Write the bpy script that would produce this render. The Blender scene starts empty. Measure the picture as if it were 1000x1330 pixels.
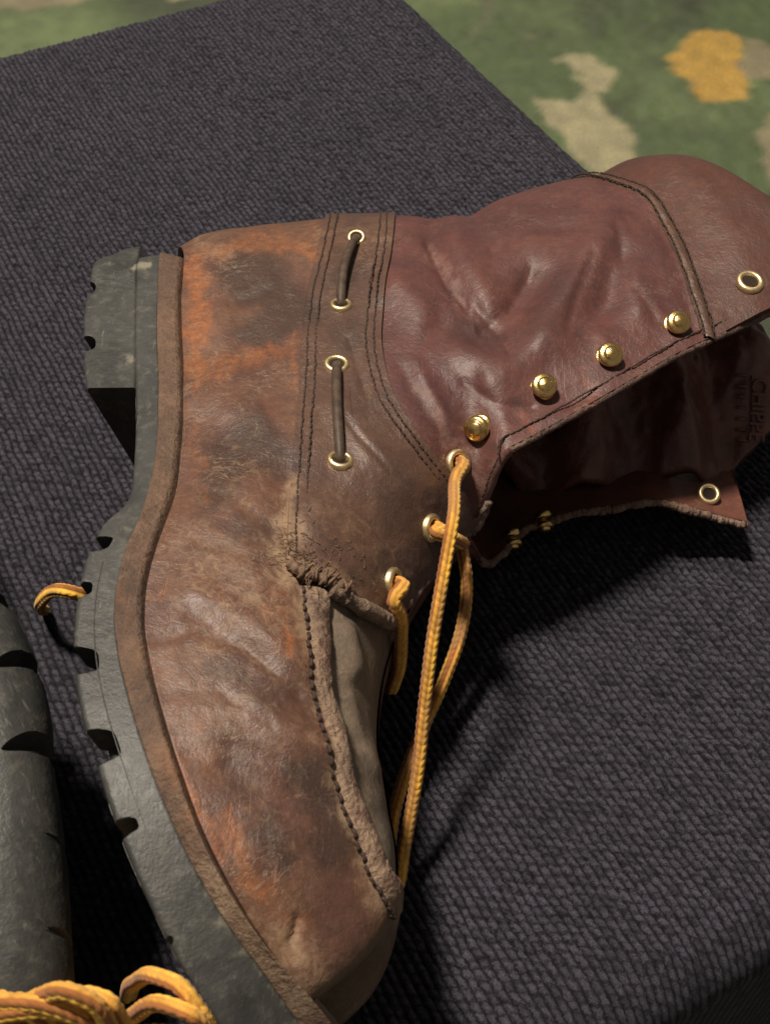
import bpy, bmesh, math, random
import numpy as np
from mathutils import Vector, Matrix

random.seed(7)
rng = np.random.default_rng(7)
scene = bpy.context.scene
COL = scene.collection

# ------------------------------------------------------------------ camera
FPX, PITCH, DIST = 1600.0, math.radians(50.5), 0.48
CAM = np.array([0, -DIST*math.cos(PITCH), DIST*math.sin(PITCH)])
FWD = np.array([0, math.cos(PITCH), -math.sin(PITCH)])
RGT = np.array([1.0, 0, 0]); UPV = np.cross(RGT, FWD)
cam = bpy.data.objects.new('camera', bpy.data.cameras.new('camera'))
COL.objects.link(cam); scene.camera = cam
cam.location = CAM; cam.rotation_euler = (math.pi/2-PITCH, 0, 0)
cam.data.sensor_fit = 'HORIZONTAL'; cam.data.sensor_width = 36; cam.data.lens = 36*FPX/1000
cam.data.clip_start = 0.01; cam.data.clip_end = 50
cam.data.dof.use_dof = True; cam.data.dof.focus_distance = 0.40; cam.data.dof.aperture_fstop = 42

# ------------------------------------------------------------------ light
world = bpy.data.worlds.new('World'); scene.world = world; world.use_nodes = True
world.node_tree.nodes['Background'].inputs[0].default_value = (1.0, 0.90, 0.80, 1)
world.node_tree.nodes['Background'].inputs[1].default_value = 0.16
ld = bpy.data.lights.new('ceiling_lamp', 'AREA'); ld.shape = 'DISK'; ld.size = 0.22
ld.energy = 60; ld.color = (1.0, 0.89, 0.75)
lamp = bpy.data.objects.new('ceiling_lamp', ld); COL.objects.link(lamp)
LP = Vector((-0.46, 0.17, 1.80)); lamp.location = LP
lamp.rotation_euler = (Vector((0, 0, 0))-LP).to_track_quat('-Z', 'Y').to_euler()
scene.view_settings.view_transform = 'Standard'; scene.view_settings.look = 'None'
scene.view_settings.exposure = 0.0; scene.view_settings.gamma = 1.0
scene.render.engine = 'CYCLES'

# ------------------------------------------------------------------ helpers
def P(x, y, z):
    x = np.asarray(x, float); y = np.asarray(y, float); z = np.asarray(z, float)
    x, y, z = np.broadcast_arrays(x, y, z)
    d = FWD + ((x-500)/FPX)[..., None]*RGT - ((y-665)/FPX)[..., None]*UPV
    t = (z-CAM[2])/d[..., 2]
    return CAM + t[..., None]*d
def proj(X):
    r = np.asarray(X)-CAM; dp = r@FWD
    return np.stack([500+FPX*(r@RGT)/dp, 665-FPX*(r@UPV)/dp], -1)
def cub(xs, ys, x):
    """C1 cubic through the points, vectorised"""
    xs = np.asarray(xs, float); ys = np.asarray(ys, float); x = np.asarray(x, float)
    m = np.gradient(ys, xs, axis=0)
    i = np.clip(np.searchsorted(xs, x, side='right')-1, 0, len(xs)-2)
    h = xs[i+1]-xs[i]; t = np.clip((x-xs[i])/h, -0.2, 1.2)
    if ys.ndim > 1: h = h[..., None]; t = t[..., None]
    return ((2*t**3-3*t**2+1)*ys[i]+(t**3-2*t**2+t)*h*m[i]+(-2*t**3+3*t**2)*ys[i+1]+(t**3-t**2)*h*m[i+1])
def resample(pts, n, metric=None):
    pts = np.asarray(pts, float); mm = pts if metric is None else np.asarray(metric, float)
    d = np.r_[0, np.cumsum(np.linalg.norm(np.diff(mm, axis=0), axis=1))]
    d += np.arange(len(d))*1e-9
    return cub(d, pts, np.linspace(0, d[-1], n))
def sstep(a, b, x):
    t = np.clip((x-a)/(b-a), 0, 1); return t*t*(3-2*t)
def dist_poly(p, pts):
    """distance of points p (...,2) to a polyline"""
    best = np.full(p.shape[:-1], 1e9)
    pts = np.asarray(pts, float)
    if len(pts) == 1: return np.linalg.norm(p-pts[0], axis=-1)
    for a, b in zip(pts[:-1], pts[1:]):
        ab = b-a; t = np.clip(((p-a)@ab)/(ab@ab+1e-12), 0, 1)
        best = np.minimum(best, np.linalg.norm(p-a-t[..., None]*ab, axis=-1))
    return best
def hash2(i, j, s=0.0):
    return np.modf(np.abs(np.sin(i*127.1+j*311.7+s*74.7)*43758.5453))[0]
def vnoise(x, y, s=0.0):
    i = np.floor(x); j = np.floor(y); u = x-i; v = y-j; u = u*u*(3-2*u); v = v*v*(3-2*v)
    return (hash2(i, j, s)*(1-u)+hash2(i+1, j, s)*u)*(1-v)+(hash2(i, j+1, s)*(1-u)+hash2(i+1, j+1, s)*u)*v
def fbm(x, y, s=0.0, o=4):
    r = 0; a = 0.5
    for k in range(o): r = r+a*vnoise(x*2**k, y*2**k, s+k); a *= 0.5
    return r

def link(name, verts, faces, mat, parent=None, smooth=True, attrs=None):
    me = bpy.data.meshes.new(name)
    verts = np.asarray(verts, np.float32); faces = np.asarray(faces, np.int32)
    if faces.ndim == 2:
        k = faces.shape[1]; nf = len(faces)
        me.vertices.add(len(verts)); me.vertices.foreach_set('co', verts.ravel())
        me.loops.add(nf*k); me.loops.foreach_set('vertex_index', faces.ravel())
        me.polygons.add(nf); me.polygons.foreach_set('loop_start', np.arange(0, nf*k, k, dtype=np.int32))
        me.update(calc_edges=True); me.validate()
    if smooth: me.polygons.foreach_set('use_smooth', np.ones(len(me.polygons), bool))
    if attrs:
        for an, arr in attrs.items():
            a = me.attributes.new(an, 'FLOAT_COLOR', 'POINT')
            arr = np.asarray(arr, np.float32)
            if arr.shape[1] == 3: arr = np.c_[arr, np.ones(len(arr), np.float32)]
            a.data.foreach_set('color', arr.ravel())
    me.materials.append(mat)
    o = bpy.data.objects.new(name, me); COL.objects.link(o)
    if parent is not None: o.parent = parent
    return o
def grid_faces(n, m, cn=False, cm=False, base=0):
    """quads of an n x m vertex grid (row major), optionally closed"""
    i = np.arange(n if cn else n-1); j = np.arange(m if cm else m-1)
    I, J = np.meshgrid(i, j, indexing='ij'); I2 = (I+1) % n; J2 = (J+1) % m
    return np.stack([I*m+J, I2*m+J, I2*m+J2, I*m+J2], -1).reshape(-1, 4)+base
def merge(parts):
    V = []; F = []; b = 0
    for v, f in parts:
        V.append(v); F.append(np.asarray(f)+b); b += len(v)
    return np.concatenate(V), np.concatenate(F)
def frames(path):
    path = np.asarray(path, float); T = np.gradient(path, axis=0)
    T /= np.linalg.norm(T, axis=1)[:, None]+1e-12
    N = np.zeros_like(path); a = np.array([0, 0, 1.0])
    if abs(T[0]@a) > 0.9: a = np.array([1.0, 0, 0])
    n = a-T[0]*(a@T[0]); N[0] = n/np.linalg.norm(n)
    for i in range(1, len(path)):
        n = N[i-1]-T[i]*(N[i-1]@T[i]); N[i] = n/(np.linalg.norm(n)+1e-12)
    return T, N, np.cross(T, N)
def tube(path, rad, m=8, caps=True):
    path = np.asarray(path, float); n = len(path); T, N, B = frames(path)
    rad = np.broadcast_to(rad, (n,)).astype(float).copy()
    if caps:
        path = np.vstack([path[:1]-T[0]*rad[0]*0.35, path, path[-1:]+T[-1]*rad[-1]*0.35])
        N = np.vstack([N[:1], N, N[-1:]]); B = np.vstack([B[:1], B, B[-1:]]); rad = np.r_[rad[0]*0.05, rad, rad[-1]*0.05]; n += 2
    ph = np.linspace(0, 2*np.pi, m, endpoint=False)
    V = path[:, None]+rad[:, None, None]*(np.cos(ph)[None, :, None]*N[:, None]+np.sin(ph)[None, :, None]*B[:, None])
    return V.reshape(-1, 3), grid_faces(n, m, False, True)
def lathe(prof, m, origin, nrm):
    prof = np.asarray(prof, float); n = len(prof)
    nrm = np.asarray(nrm)/np.linalg.norm(nrm); a = np.array([1.0, 0, 0]); a = a-nrm*(a@nrm); a /= np.linalg.norm(a); b = np.cross(nrm, a)
    ph = np.linspace(0, 2*np.pi, m, endpoint=False)
    V = np.asarray(origin)+prof[:, 0][:, None, None]*(np.cos(ph)[None, :, None]*a+np.sin(ph)[None, :, None]*b)+prof[:, 1][:, None, None]*nrm
    return V.reshape(-1, 3), grid_faces(n, m, False, True)
def S2L(r, g, b):
    f = lambda c: ((c/255+0.055)/1.055)**2.4 if c > 10 else c/255/12.92
    return (f(r), f(g), f(b), 1)
def tag(o, label=None, cat=None, group=None, kind=None):
    for k, v in (('label', label), ('category', cat), ('group', group), ('kind', kind)):
        if v: o[k] = v
    return o

# ------------------------------------------------------------------ materials
class NT:
    def __init__(s, name):
        s.m = bpy.data.materials.new(name); s.m.use_nodes = True; s.t = s.m.node_tree
        s.b = s.t.nodes['Principled BSDF']; s.co = s.n('ShaderNodeTexCoord').outputs['Object']
    def n(s, ty, **kw):
        x = s.t.nodes.new(ty)
        for k, v in kw.items(): setattr(x, k, v)
        return x
    def set(s, inp, v):
        if hasattr(v, 'is_output') or isinstance(v, bpy.types.NodeSocket): s.t.links.new(v, inp)
        else: inp.default_value = v
    def noise(s, scale, detail=4, rough=0.55, dist=0, vec=None, fac=True):
        x = s.n('ShaderNodeTexNoise'); s.set(x.inputs['Vector'], vec or s.co)
        x.inputs['Scale'].default_value = scale; x.inputs['Detail'].default_value = detail
        x.inputs['Roughness'].default_value = rough; x.inputs['Distortion'].default_value = dist
        return x.outputs['Fac' if fac else 'Color']
    def voro(s, scale, feat='F1', vec=None, rnd=1):
        x = s.n('ShaderNodeTexVoronoi', feature=feat); s.set(x.inputs['Vector'], vec or s.co)
        x.inputs['Scale'].default_value = scale; x.inputs['Randomness'].default_value = rnd
        return x.outputs['Distance']
    def mapv(s, rot, sc):
        x = s.n('ShaderNodeMapping'); s.set(x.inputs['Vector'], s.co)
        x.inputs['Rotation'].default_value = rot; x.inputs['Scale'].default_value = sc
        return x.outputs[0]
    def math(s, op, a, b=0.0, c=0.0, clamp=False):
        x = s.n('ShaderNodeMath', operation=op, use_clamp=clamp)
        s.set(x.inputs[0], a); s.set(x.inputs[1], b); s.set(x.inputs[2], c); return x.outputs[0]
    def rng(s, v, a, b, c=0.0, d=1.0, smooth=True):
        x = s.n('ShaderNodeMapRange', interpolation_type='SMOOTHSTEP' if smooth else 'LINEAR')
        s.set(x.inputs['Value'], v)
        for k, q in zip(('From Min', 'From Max', 'To Min', 'To Max'), (a, b, c, d)): x.inputs[k].default_value = q
        return x.outputs[0]
    def mix(s, f, a, b, mode='MIX'):
        x = s.n('ShaderNodeMix', data_type='RGBA', blend_type=mode)
        s.set(x.inputs[0], f); s.set(x.inputs[6], a); s.set(x.inputs[7], b); return x.outputs[2]
    def attr(s, name):
        x = s.n('ShaderNodeAttribute', attribute_name=name); return x.outputs
    def sep(s, c):
        x = s.n('ShaderNodeSeparateColor'); s.set(x.inputs[0], c); return x.outputs
    def bump(s, h, strength, distance, prev=None):
        x = s.n('ShaderNodeBump'); x.inputs['Strength'].default_value = strength; x.inputs['Distance'].default_value = distance
        s.set(x.inputs['Height'], h)
        if prev is not None: s.set(x.inputs['Normal'], prev)
        return x.outputs[0]
    def out(s, col=None, rough=None, normal=None, metal=None, spec=None, sheen=None):
        for k, v in (('Base Color', col), ('Roughness', rough), ('Normal', normal), ('Metallic', metal), ('Specular IOR Level', spec), ('Sheen Weight', sheen)):
            if v is not None: s.set(s.b.inputs[k], v)
        return s.m

def leather(name, A, B, orange, dark, dust, gloss=0.42, scuff=1.0, dustk=1.0, crack=1.0, rel=1.0):
    t = NT(name)
    w = t.sep(t.attr('wear')['Color'])
    n1 = t.noise(38, 5, 0.6, 0.4); n2 = t.noise(130, 6, 0.65, 0.6); n3 = t.noise(620, 4, 0.6); n4 = t.noise(60, 6, 0.7, 1.2)
    c = t.mix(t.rng(n1, 0.35, 0.65), A, B)
    c = t.mix(t.math('MULTIPLY', t.rng(n2, 0.45, 0.75), 0.45), c, dark)
    # dark stains where the wear map says so, broken up by noise
    kd = t.math('MULTIPLY_ADD', w[1], 1.25, t.math('MULTIPLY_ADD', n4, 0.9, -0.55))
    c = t.mix(t.math('MULTIPLY', t.rng(kd, 0.08, 0.75), 0.80), c, dark)
    # orange rubbed-through leather
    fs = t.noise(1, 5, 0.7, 0.6, t.mapv((0, 0, 0.5), (420, 130, 300)))
    ko = t.math('MULTIPLY_ADD', w[0], 1.0, t.math('MULTIPLY_ADD', n2, 0.9, -0.72))
    ko = t.math('ADD', ko, t.math('MULTIPLY_ADD', fs, 1.1, -0.52))
    ko = t.rng(ko, 0.04, 1.05)
    oc = t.mix(t.rng(n3, 0.3, 0.7), orange, tuple(min(1, x*0.62) for x in orange[:3])+(1,))
    c = t.mix(t.math('MULTIPLY', ko, 0.80*scuff), c, oc)
    # fine scratches in two directions
    s1 = t.noise(1, 3, 0.6, 0.3, t.mapv((0, 0, 0.9), (900, 55, 300))); s2 = t.noise(1, 3, 0.6, 0.5, t.mapv((0, 0, -0.6), (1100, 70, 300)))
    sc = t.math('ADD', t.rng(s1, 0.62, 0.76), t.rng(s2, 0.63, 0.76), clamp=True)
    sc = t.math('MULTIPLY', sc, t.rng(n4, 0.42, 0.62))
    c = t.mix(t.math('MULTIPLY', sc, 0.45*scuff), c, orange)
    # hairline creases and scuffs
    ve = t.math('ABSOLUTE', t.math('SUBTRACT', t.noise(75, 5, 0.6, 0.8), 0.5)); ve2 = t.math('ABSOLUTE', t.math('SUBTRACT', t.noise(170, 4, 0.55, 1.5), 0.5))
    vein = t.math('MAXIMUM', t.rng(ve, 0.0, 0.012, 1, 0), t.math('MULTIPLY', t.rng(ve2, 0.0, 0.018, 1, 0), 0.7))
    vein = t.math('MULTIPLY', vein, t.rng(t.noise(33, 4, 0.6), 0.46, 0.64))
    c = t.mix(t.math('MULTIPLY', vein, 0.50*scuff), c, dust)
    mott = t.rng(t.noise(330, 5, 0.75), 0.32, 0.68)
    c = t.mix(t.math('MULTIPLY', mott, 0.42), c, dark)
    # dust, caught in specks and in the wear map
    sp = t.rng(t.noise(900, 3, 0.7), 0.60, 0.76)
    kdst = t.math('MULTIPLY_ADD', w[2], 1.1, t.math('MULTIPLY_ADD', t.noise(260, 6, 0.75, 0.8), 1.9, -1.08))
    kdst = t.math('MULTIPLY', t.rng(kdst, 0.0, 0.9), 0.72*dustk)
    kdst = t.math('MAXIMUM', kdst, t.math('MULTIPLY', sp, t.math('MULTIPLY_ADD', w[2], 0.5, 0.16*dustk)))
    c = t.mix(kdst, c, dust)
    # relief
    cr = t.voro(210, 'DISTANCE_TO_EDGE', t.n('ShaderNodeVectorMath', operation='ADD').outputs[0] if False else None)
    wr = t.noise(95, 7, 0.68, 1.6)
    nb = t.bump(t.rng(cr, 0.0, 0.06), 0.10*crack, 0.0004)
    nb = t.bump(wr, min(1, 0.5*rel), 0.0007*rel, nb)
    nb = t.bump(n3, min(1, 0.45*rel), 0.00045*rel, nb)
    nb = t.bump(t.noise(2100, 3, 0.6), 0.35, 0.00018, nb)
    nb = t.bump(t.math('MULTIPLY', t.math('MAXIMUM', sc, vein), -1), 0.35, 0.0003, nb)
    r = t.math('ADD', t.math('MULTIPLY_ADD', n2, 0.30, gloss-0.15), t.math('MULTIPLY', kdst, 0.35), clamp=True)
    return t.out(c, r, nb, spec=0.42)

M = {}
M['vamp'] = leather('vamp_leather', S2L(104, 74, 58), S2L(88, 60, 51), S2L(164, 100, 56), S2L(54, 41, 36), S2L(150, 126, 100), 0.43, 0.95)
M['ankle'] = leather('ankle_leather', S2L(94, 69, 56), S2L(82, 60, 51), S2L(150, 98, 64), S2L(52, 41, 37), S2L(146, 120, 94), 0.39, 0.65, 0.8)
M['shaft'] = leather('shaft_leather', S2L(96, 60, 54), S2L(81, 50, 48), S2L(150, 84, 58), S2L(56, 39, 38), S2L(140, 110, 98), 0.46, 0.7, 0.6, 0.8)
M['collar'] = leather('collar_leather', S2L(86, 55, 46), S2L(76, 47, 41), S2L(124, 76, 54), S2L(58, 40, 35), S2L(126, 98, 84), 0.45, 0.5, 0.35, 0.5)
M['gusset'] = leather('gusset_leather', S2L(120, 104, 88), S2L(102, 88, 76), S2L(140, 118, 92), S2L(68, 60, 53), S2L(150, 138, 116), 0.6, 0.4, 0.8)
M['inside'] = leather('inner_leather', S2L(112, 70, 58), S2L(90, 57, 50), S2L(150, 96, 74), S2L(58, 41, 37), S2L(126, 94, 80), 0.36, 0.4, 0.3)
M['welt'] = leather('welt_leather', S2L(112, 86, 68), S2L(88, 68, 56), S2L(150, 102, 68), S2L(58, 47, 41), S2L(150, 130, 106), 0.66, 0.8, 1.0, 1.0, 2.2)
M['raw'] = leather('raw_leather_edge', S2L(118, 88, 76), S2L(94, 70, 62), S2L(150, 108, 84), S2L(62, 50, 46), S2L(160, 138, 120), 0.8, 0.6, 1.0, 1.0, 2.6)
M['ridge'] = leather('ridge_leather', S2L(112, 84, 70), S2L(90, 68, 58), S2L(150, 104, 74), S2L(58, 47, 42), S2L(156, 132, 110), 0.7, 0.8, 1.0, 1.0, 2.4)

def rubber():
    t = NT('black_rubber')
    n1 = t.noise(45, 6, 0.65, 0.5); n2 = t.noise(300, 5, 0.6); n3 = t.noise(1200, 3, 0.6)
    c = t.mix(t.rng(n1, 0.35, 0.7), S2L(60, 60, 58), S2L(41, 42, 41))
    c = t.mix(t.math('MULTIPLY', t.rng(n2, 0.5, 0.75), 0.35), c, S2L(104, 100, 88))
    st = t.noise(1, 4, 0.6, 0.4, t.mapv((0, 0, 0.35), (700, 90, 500)))
    c = t.mix(t.math('MULTIPLY', t.rng(st, 0.60, 0.78), 0.40), c, S2L(136, 130, 114))
    w = t.sep(t.attr('wear')['Color'])
    c = t.mix(t.math('MULTIPLY', t.rng(t.math('MULTIPLY_ADD', w[2], 1.2, t.math('MULTIPLY_ADD', n2, 1.1, -0.6)), 0.35, 1.1), 0.5), c, S2L(150, 144, 124))
    nb = t.bump(n1, 0.35, 0.002); nb = t.bump(n2, 0.4, 0.0005, nb); nb = t.bump(n3, 0.35, 0.0002, nb); nb = t.bump(st, 0.3, 0.0004, nb)
    return t.out(c, t.math('MULTIPLY_ADD', n2, 0.3, 0.36), nb, spec=0.42)
M['rubber'] = rubber()
def brass(name, a, b, rough):
    t = NT(name); n = t.noise(420, 4, 0.6); n2 = t.noise(1500, 3)
    c = t.mix(t.rng(n, 0.42, 0.7), a, b)
    return t.out(c, t.math('MULTIPLY_ADD', n, 0.25, rough), t.bump(n2, 0.3, 0.0003), metal=1.0)
M['brass'] = brass('worn_brass', (0.78, 0.55, 0.22, 1), (0.42, 0.27, 0.09, 1), 0.14)
M['eyelet'] = brass('pale_brass', (0.90, 0.74, 0.44, 1), (0.62, 0.46, 0.22, 1), 0.30)
def plain(name, a, b, rough, sc=400, bs=0.4):
    t = NT(name); n = t.noise(sc, 5, 0.65)
    return t.out(t.mix(t.rng(n, 0.3, 0.7), a, b), rough, t.bump(n, bs, 0.0004), spec=0.3)
M['thread'] = plain('dark_waxed_thread', S2L(66, 50, 44), S2L(44, 34, 31), 0.7, 900)
M['dusty_thread'] = plain('dusty_thread', S2L(120, 96, 76), S2L(78, 60, 50), 0.8, 900)
M['pale_thread'] = plain('pale_welt_thread', S2L(196, 172, 140), S2L(140, 116, 92), 0.8, 900)
M['dark_fill'] = plain('shade_and_feet_dark', S2L(40, 28, 20), S2L(30, 22, 16), 0.8)  # near-black for painted shade in eyelets and welt groove, and for ottoman feet
M['cord'] = plain('dark_rawhide_cord', S2L(80, 66, 54), S2L(56, 46, 40), 0.55, 300)
def lacemat():
    t = NT('braided_lace'); a = t.attr('col')['Color']; n = t.noise(1500, 4, 0.7); w = t.noise(60, 4)
    c = t.mix(t.math('MULTIPLY', t.rng(n, 0.4, 0.8), 0.35), a, S2L(120, 66, 20))
    c = t.mix(t.math('MULTIPLY', t.rng(w, 0.5, 0.8), 0.25), c, S2L(110, 84, 56))
    return t.out(c, 0.75, t.bump(n, 0.5, 0.0004), spec=0.25, sheen=0.15)
M['lace'] = lacemat()
def fabric():
    """ribbed chenille: stitch coordinates come with the mesh, shade between the yarns is painted dark"""
    t = NT('charcoal_upholstery'); w = t.sep(t.attr('weave')['Color'])
    n = t.noise(2600, 4, 0.75); big = t.noise(14, 4, 0.6); nf = t.noise(620, 6, 0.75)
    u = t.math('ADD', w[0], t.math('MULTIPLY_ADD', nf, 1.3, -0.65)); ci = t.math('FLOOR', u); fu = t.math('FRACT', u)
    wn = t.n('ShaderNodeTexWhiteNoise', noise_dimensions='1D'); t.set(wn.inputs['W'], ci)
    v = t.math('ADD', t.math('MULTIPLY_ADD', ci, 0.5, w[1]), t.math('MULTIPLY_ADD', wn.outputs['Value'], 0.35, t.math('MULTIPLY', fu, 0.40)))
    v = t.math('ADD', v, t.math('MULTIPLY_ADD', t.noise(480, 6, 0.75), 1.7, -0.85)); cj = t.math('FLOOR', v); fv = t.math('FRACT', v)
    cb = t.n('ShaderNodeCombineXYZ'); t.set(cb.inputs[0], ci); t.set(cb.inputs[1], cj)
    w2 = t.n('ShaderNodeTexWhiteNoise', noise_dimensions='2D'); t.set(w2.inputs['Vector'], cb.outputs[0])
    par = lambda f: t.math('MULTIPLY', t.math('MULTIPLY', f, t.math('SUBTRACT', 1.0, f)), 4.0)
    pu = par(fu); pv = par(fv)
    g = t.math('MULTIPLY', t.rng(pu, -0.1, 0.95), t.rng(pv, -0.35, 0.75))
    h = t.math('MULTIPLY', t.math('POWER', pu, 0.6), t.math('MULTIPLY_ADD', t.math('POWER', pv, 0.4), 0.6, 0.4))
    yarn = t.mix(t.rng(n, 0.28, 0.72), S2L(41, 40, 48), S2L(114, 111, 127))
    sh = t.math('MULTIPLY_ADD', w2.outputs['Value'], 0.75, 0.62)
    yarn = t.mix(1.0, yarn, t.mix(sh, (0, 0, 0, 1), (1, 1, 1, 1)), 'MULTIPLY')
    c = t.mix(g, S2L(30, 28, 33), yarn)  # gaps between yarns coloured dark, painted shade of the recesses
    c = t.mix(t.math('MULTIPLY', t.rng(big, 0.4, 0.7), 0.15), c, S2L(52, 52, 50))
    nb = t.bump(h, 1.0, 0.0016); nb = t.bump(n, 1.0, 0.0010, nb)
    return t.out(c, 0.9, nb, spec=0.12, sheen=0.04)
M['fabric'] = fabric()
def carpetmat():
    t = NT('carpet_pile'); a = t.attr('col')['Color']; n = t.noise(420, 5, 0.8); n2 = t.noise(12, 5, 0.65)
    c = t.mix(t.rng(n, 0.25, 0.8), t.mix(1.0, a, (0.72, 0.72, 0.72, 1), 'MULTIPLY'), t.mix(1.0, a, (1.25, 1.25, 1.25, 1), 'MULTIPLY'))
    c = t.mix(t.math('MULTIPLY', t.rng(n2, 0.4, 0.7), 0.35), c, t.mix(1.0, c, (0.62, 0.66, 0.6, 1), 'MULTIPLY'))
    return t.out(c, 0.95, t.bump(n, 0.9, 0.006), spec=0.1, sheen=0.2)
M['carpet'] = carpetmat()

# ------------------------------------------------------------------ the setting: carpet and ottoman
ZC = -0.40
def inpoly(p, poly):
    poly = np.asarray(poly, float); x, y = p[..., 0], p[..., 1]; r = np.zeros(x.shape, bool)
    for a, b in zip(poly, np.roll(poly, -1, 0)):
        c = ((a[1] > y) != (b[1] > y)) & (x < (b[0]-a[0])*(y-a[1])/(b[1]-a[1]+1e-12)+a[0])
        r ^= c
    return r
def build_carpet():
    nx, ny = 520, 420
    xs = np.linspace(-1.3, 1.3, nx); ys = np.linspace(-0.75, 1.35, ny)
    X, Y = np.meshgrid(xs, ys, indexing='ij')
    jit = 0.016
    jx = X+(fbm(X*34, Y*34, 3)-0.47)*jit*1.9+(np.modf(np.abs(X*34+Y*20))[0]-0.5)*0.006; jy = Y+(fbm(X*34, Y*34, 9)-0.47)*jit*1.9
    px = proj(np.stack([jx, jy, np.full_like(X, ZC)], -1))
    g1 = np.array(S2L(98, 122, 64)[:3]); g2 = np.array(S2L(134, 156, 92)[:3]); g3 = np.array(S2L(68, 80, 36)[:3])
    k = sstep(0.35, 0.62, fbm(X*5, Y*5, 1)); c = g1*(1-k[..., None])+g2*k[..., None]
    k = sstep(0.5, 0.66, fbm(X*4+7, Y*4, 5)); c = c*(1-k[..., None])+g3*k[..., None]
    tan = np.array(S2L(208, 198, 150)[:3]); tan2 = np.array(S2L(186, 174, 130)[:3]); yel = np.array(S2L(252, 200, 80)[:3]); lg = np.array(S2L(128, 136, 90)[:3])
    shapes = [
        ([(705, 78), (765, 68), (782, 88), (808, 98), (800, 110), (780, 122), (772, 135), (788, 148), (815, 165), (825, 195), (828, 240), (770, 250), (735, 185), (700, 150), (685, 126), (715, 132), (745, 130), (760, 115), (752, 95), (735, 82)], tan),
        ([(865, 78), (880, 60), (893, 42), (940, 42), (958, 55), (966, 80), (962, 105), (965, 130), (940, 136), (912, 132), (908, 112), (885, 102)], yel),
        ([(962, 50), (1000, 62), (1040, 80), (1040, 104), (990, 104), (965, 104)], tan2),
        ([(990, 155), (1040, 140), (1080, 200), (1060, 280), (1000, 240), (985, 190)], tan2),
        ([(-40, 20), (10, 10), (60, 12), (130, 2), (120, -30), (-40, -30)], tan2),
        ([(215, 4), (265, -6), (280, -30), (220, -30)], tan),
        ([(600, -10), (636, 0), (640, 25), (618, 55), (610, 50), (628, 25), (620, 8)], lg),
        ([(676, 44), (684, 44), (684, 53), (676, 53)], lg),
        ([(955, 1290), (1040, 1250), (1060, 1340), (960, 1350)], yel*0.7),
        ([(870, -60), (960, -70), (1010, -20), (950, -15), (900, -25)], tan),
        ([(1120, 40), (1220, 60), (1250, 170), (1180, 200), (1130, 120)], yel),
        ([(-260, 40), (-160, 60), (-130, 160), (-230, 180)], tan),
    ]
    for poly, colr in shapes:
        m = inpoly(px, poly).astype(float)
        c = c*(1-m[..., None])+np.asarray(colr)*m[..., None]
    c *= (0.62+0.8*fbm(X*55, Y*55, 11, 5))[..., None]
    for k in range(1): c = (c+np.roll(c, 1, 0)+np.roll(c, -1, 0)+np.roll(c, 1, 1)+np.roll(c, -1, 1))/5
    Z = ZC+0.004*fbm(X*90, Y*90, 2)
    V = np.stack([X, Y, Z], -1).reshape(-1, 3)
    o = link('carpet', V, grid_faces(nx, ny), M['carpet'], attrs={'col': c.reshape(-1, 3)})
    return tag(o, 'green patterned carpet with tan leaves and a yellow flower', 'carpet', kind='structure')
build_carpet()

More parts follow.
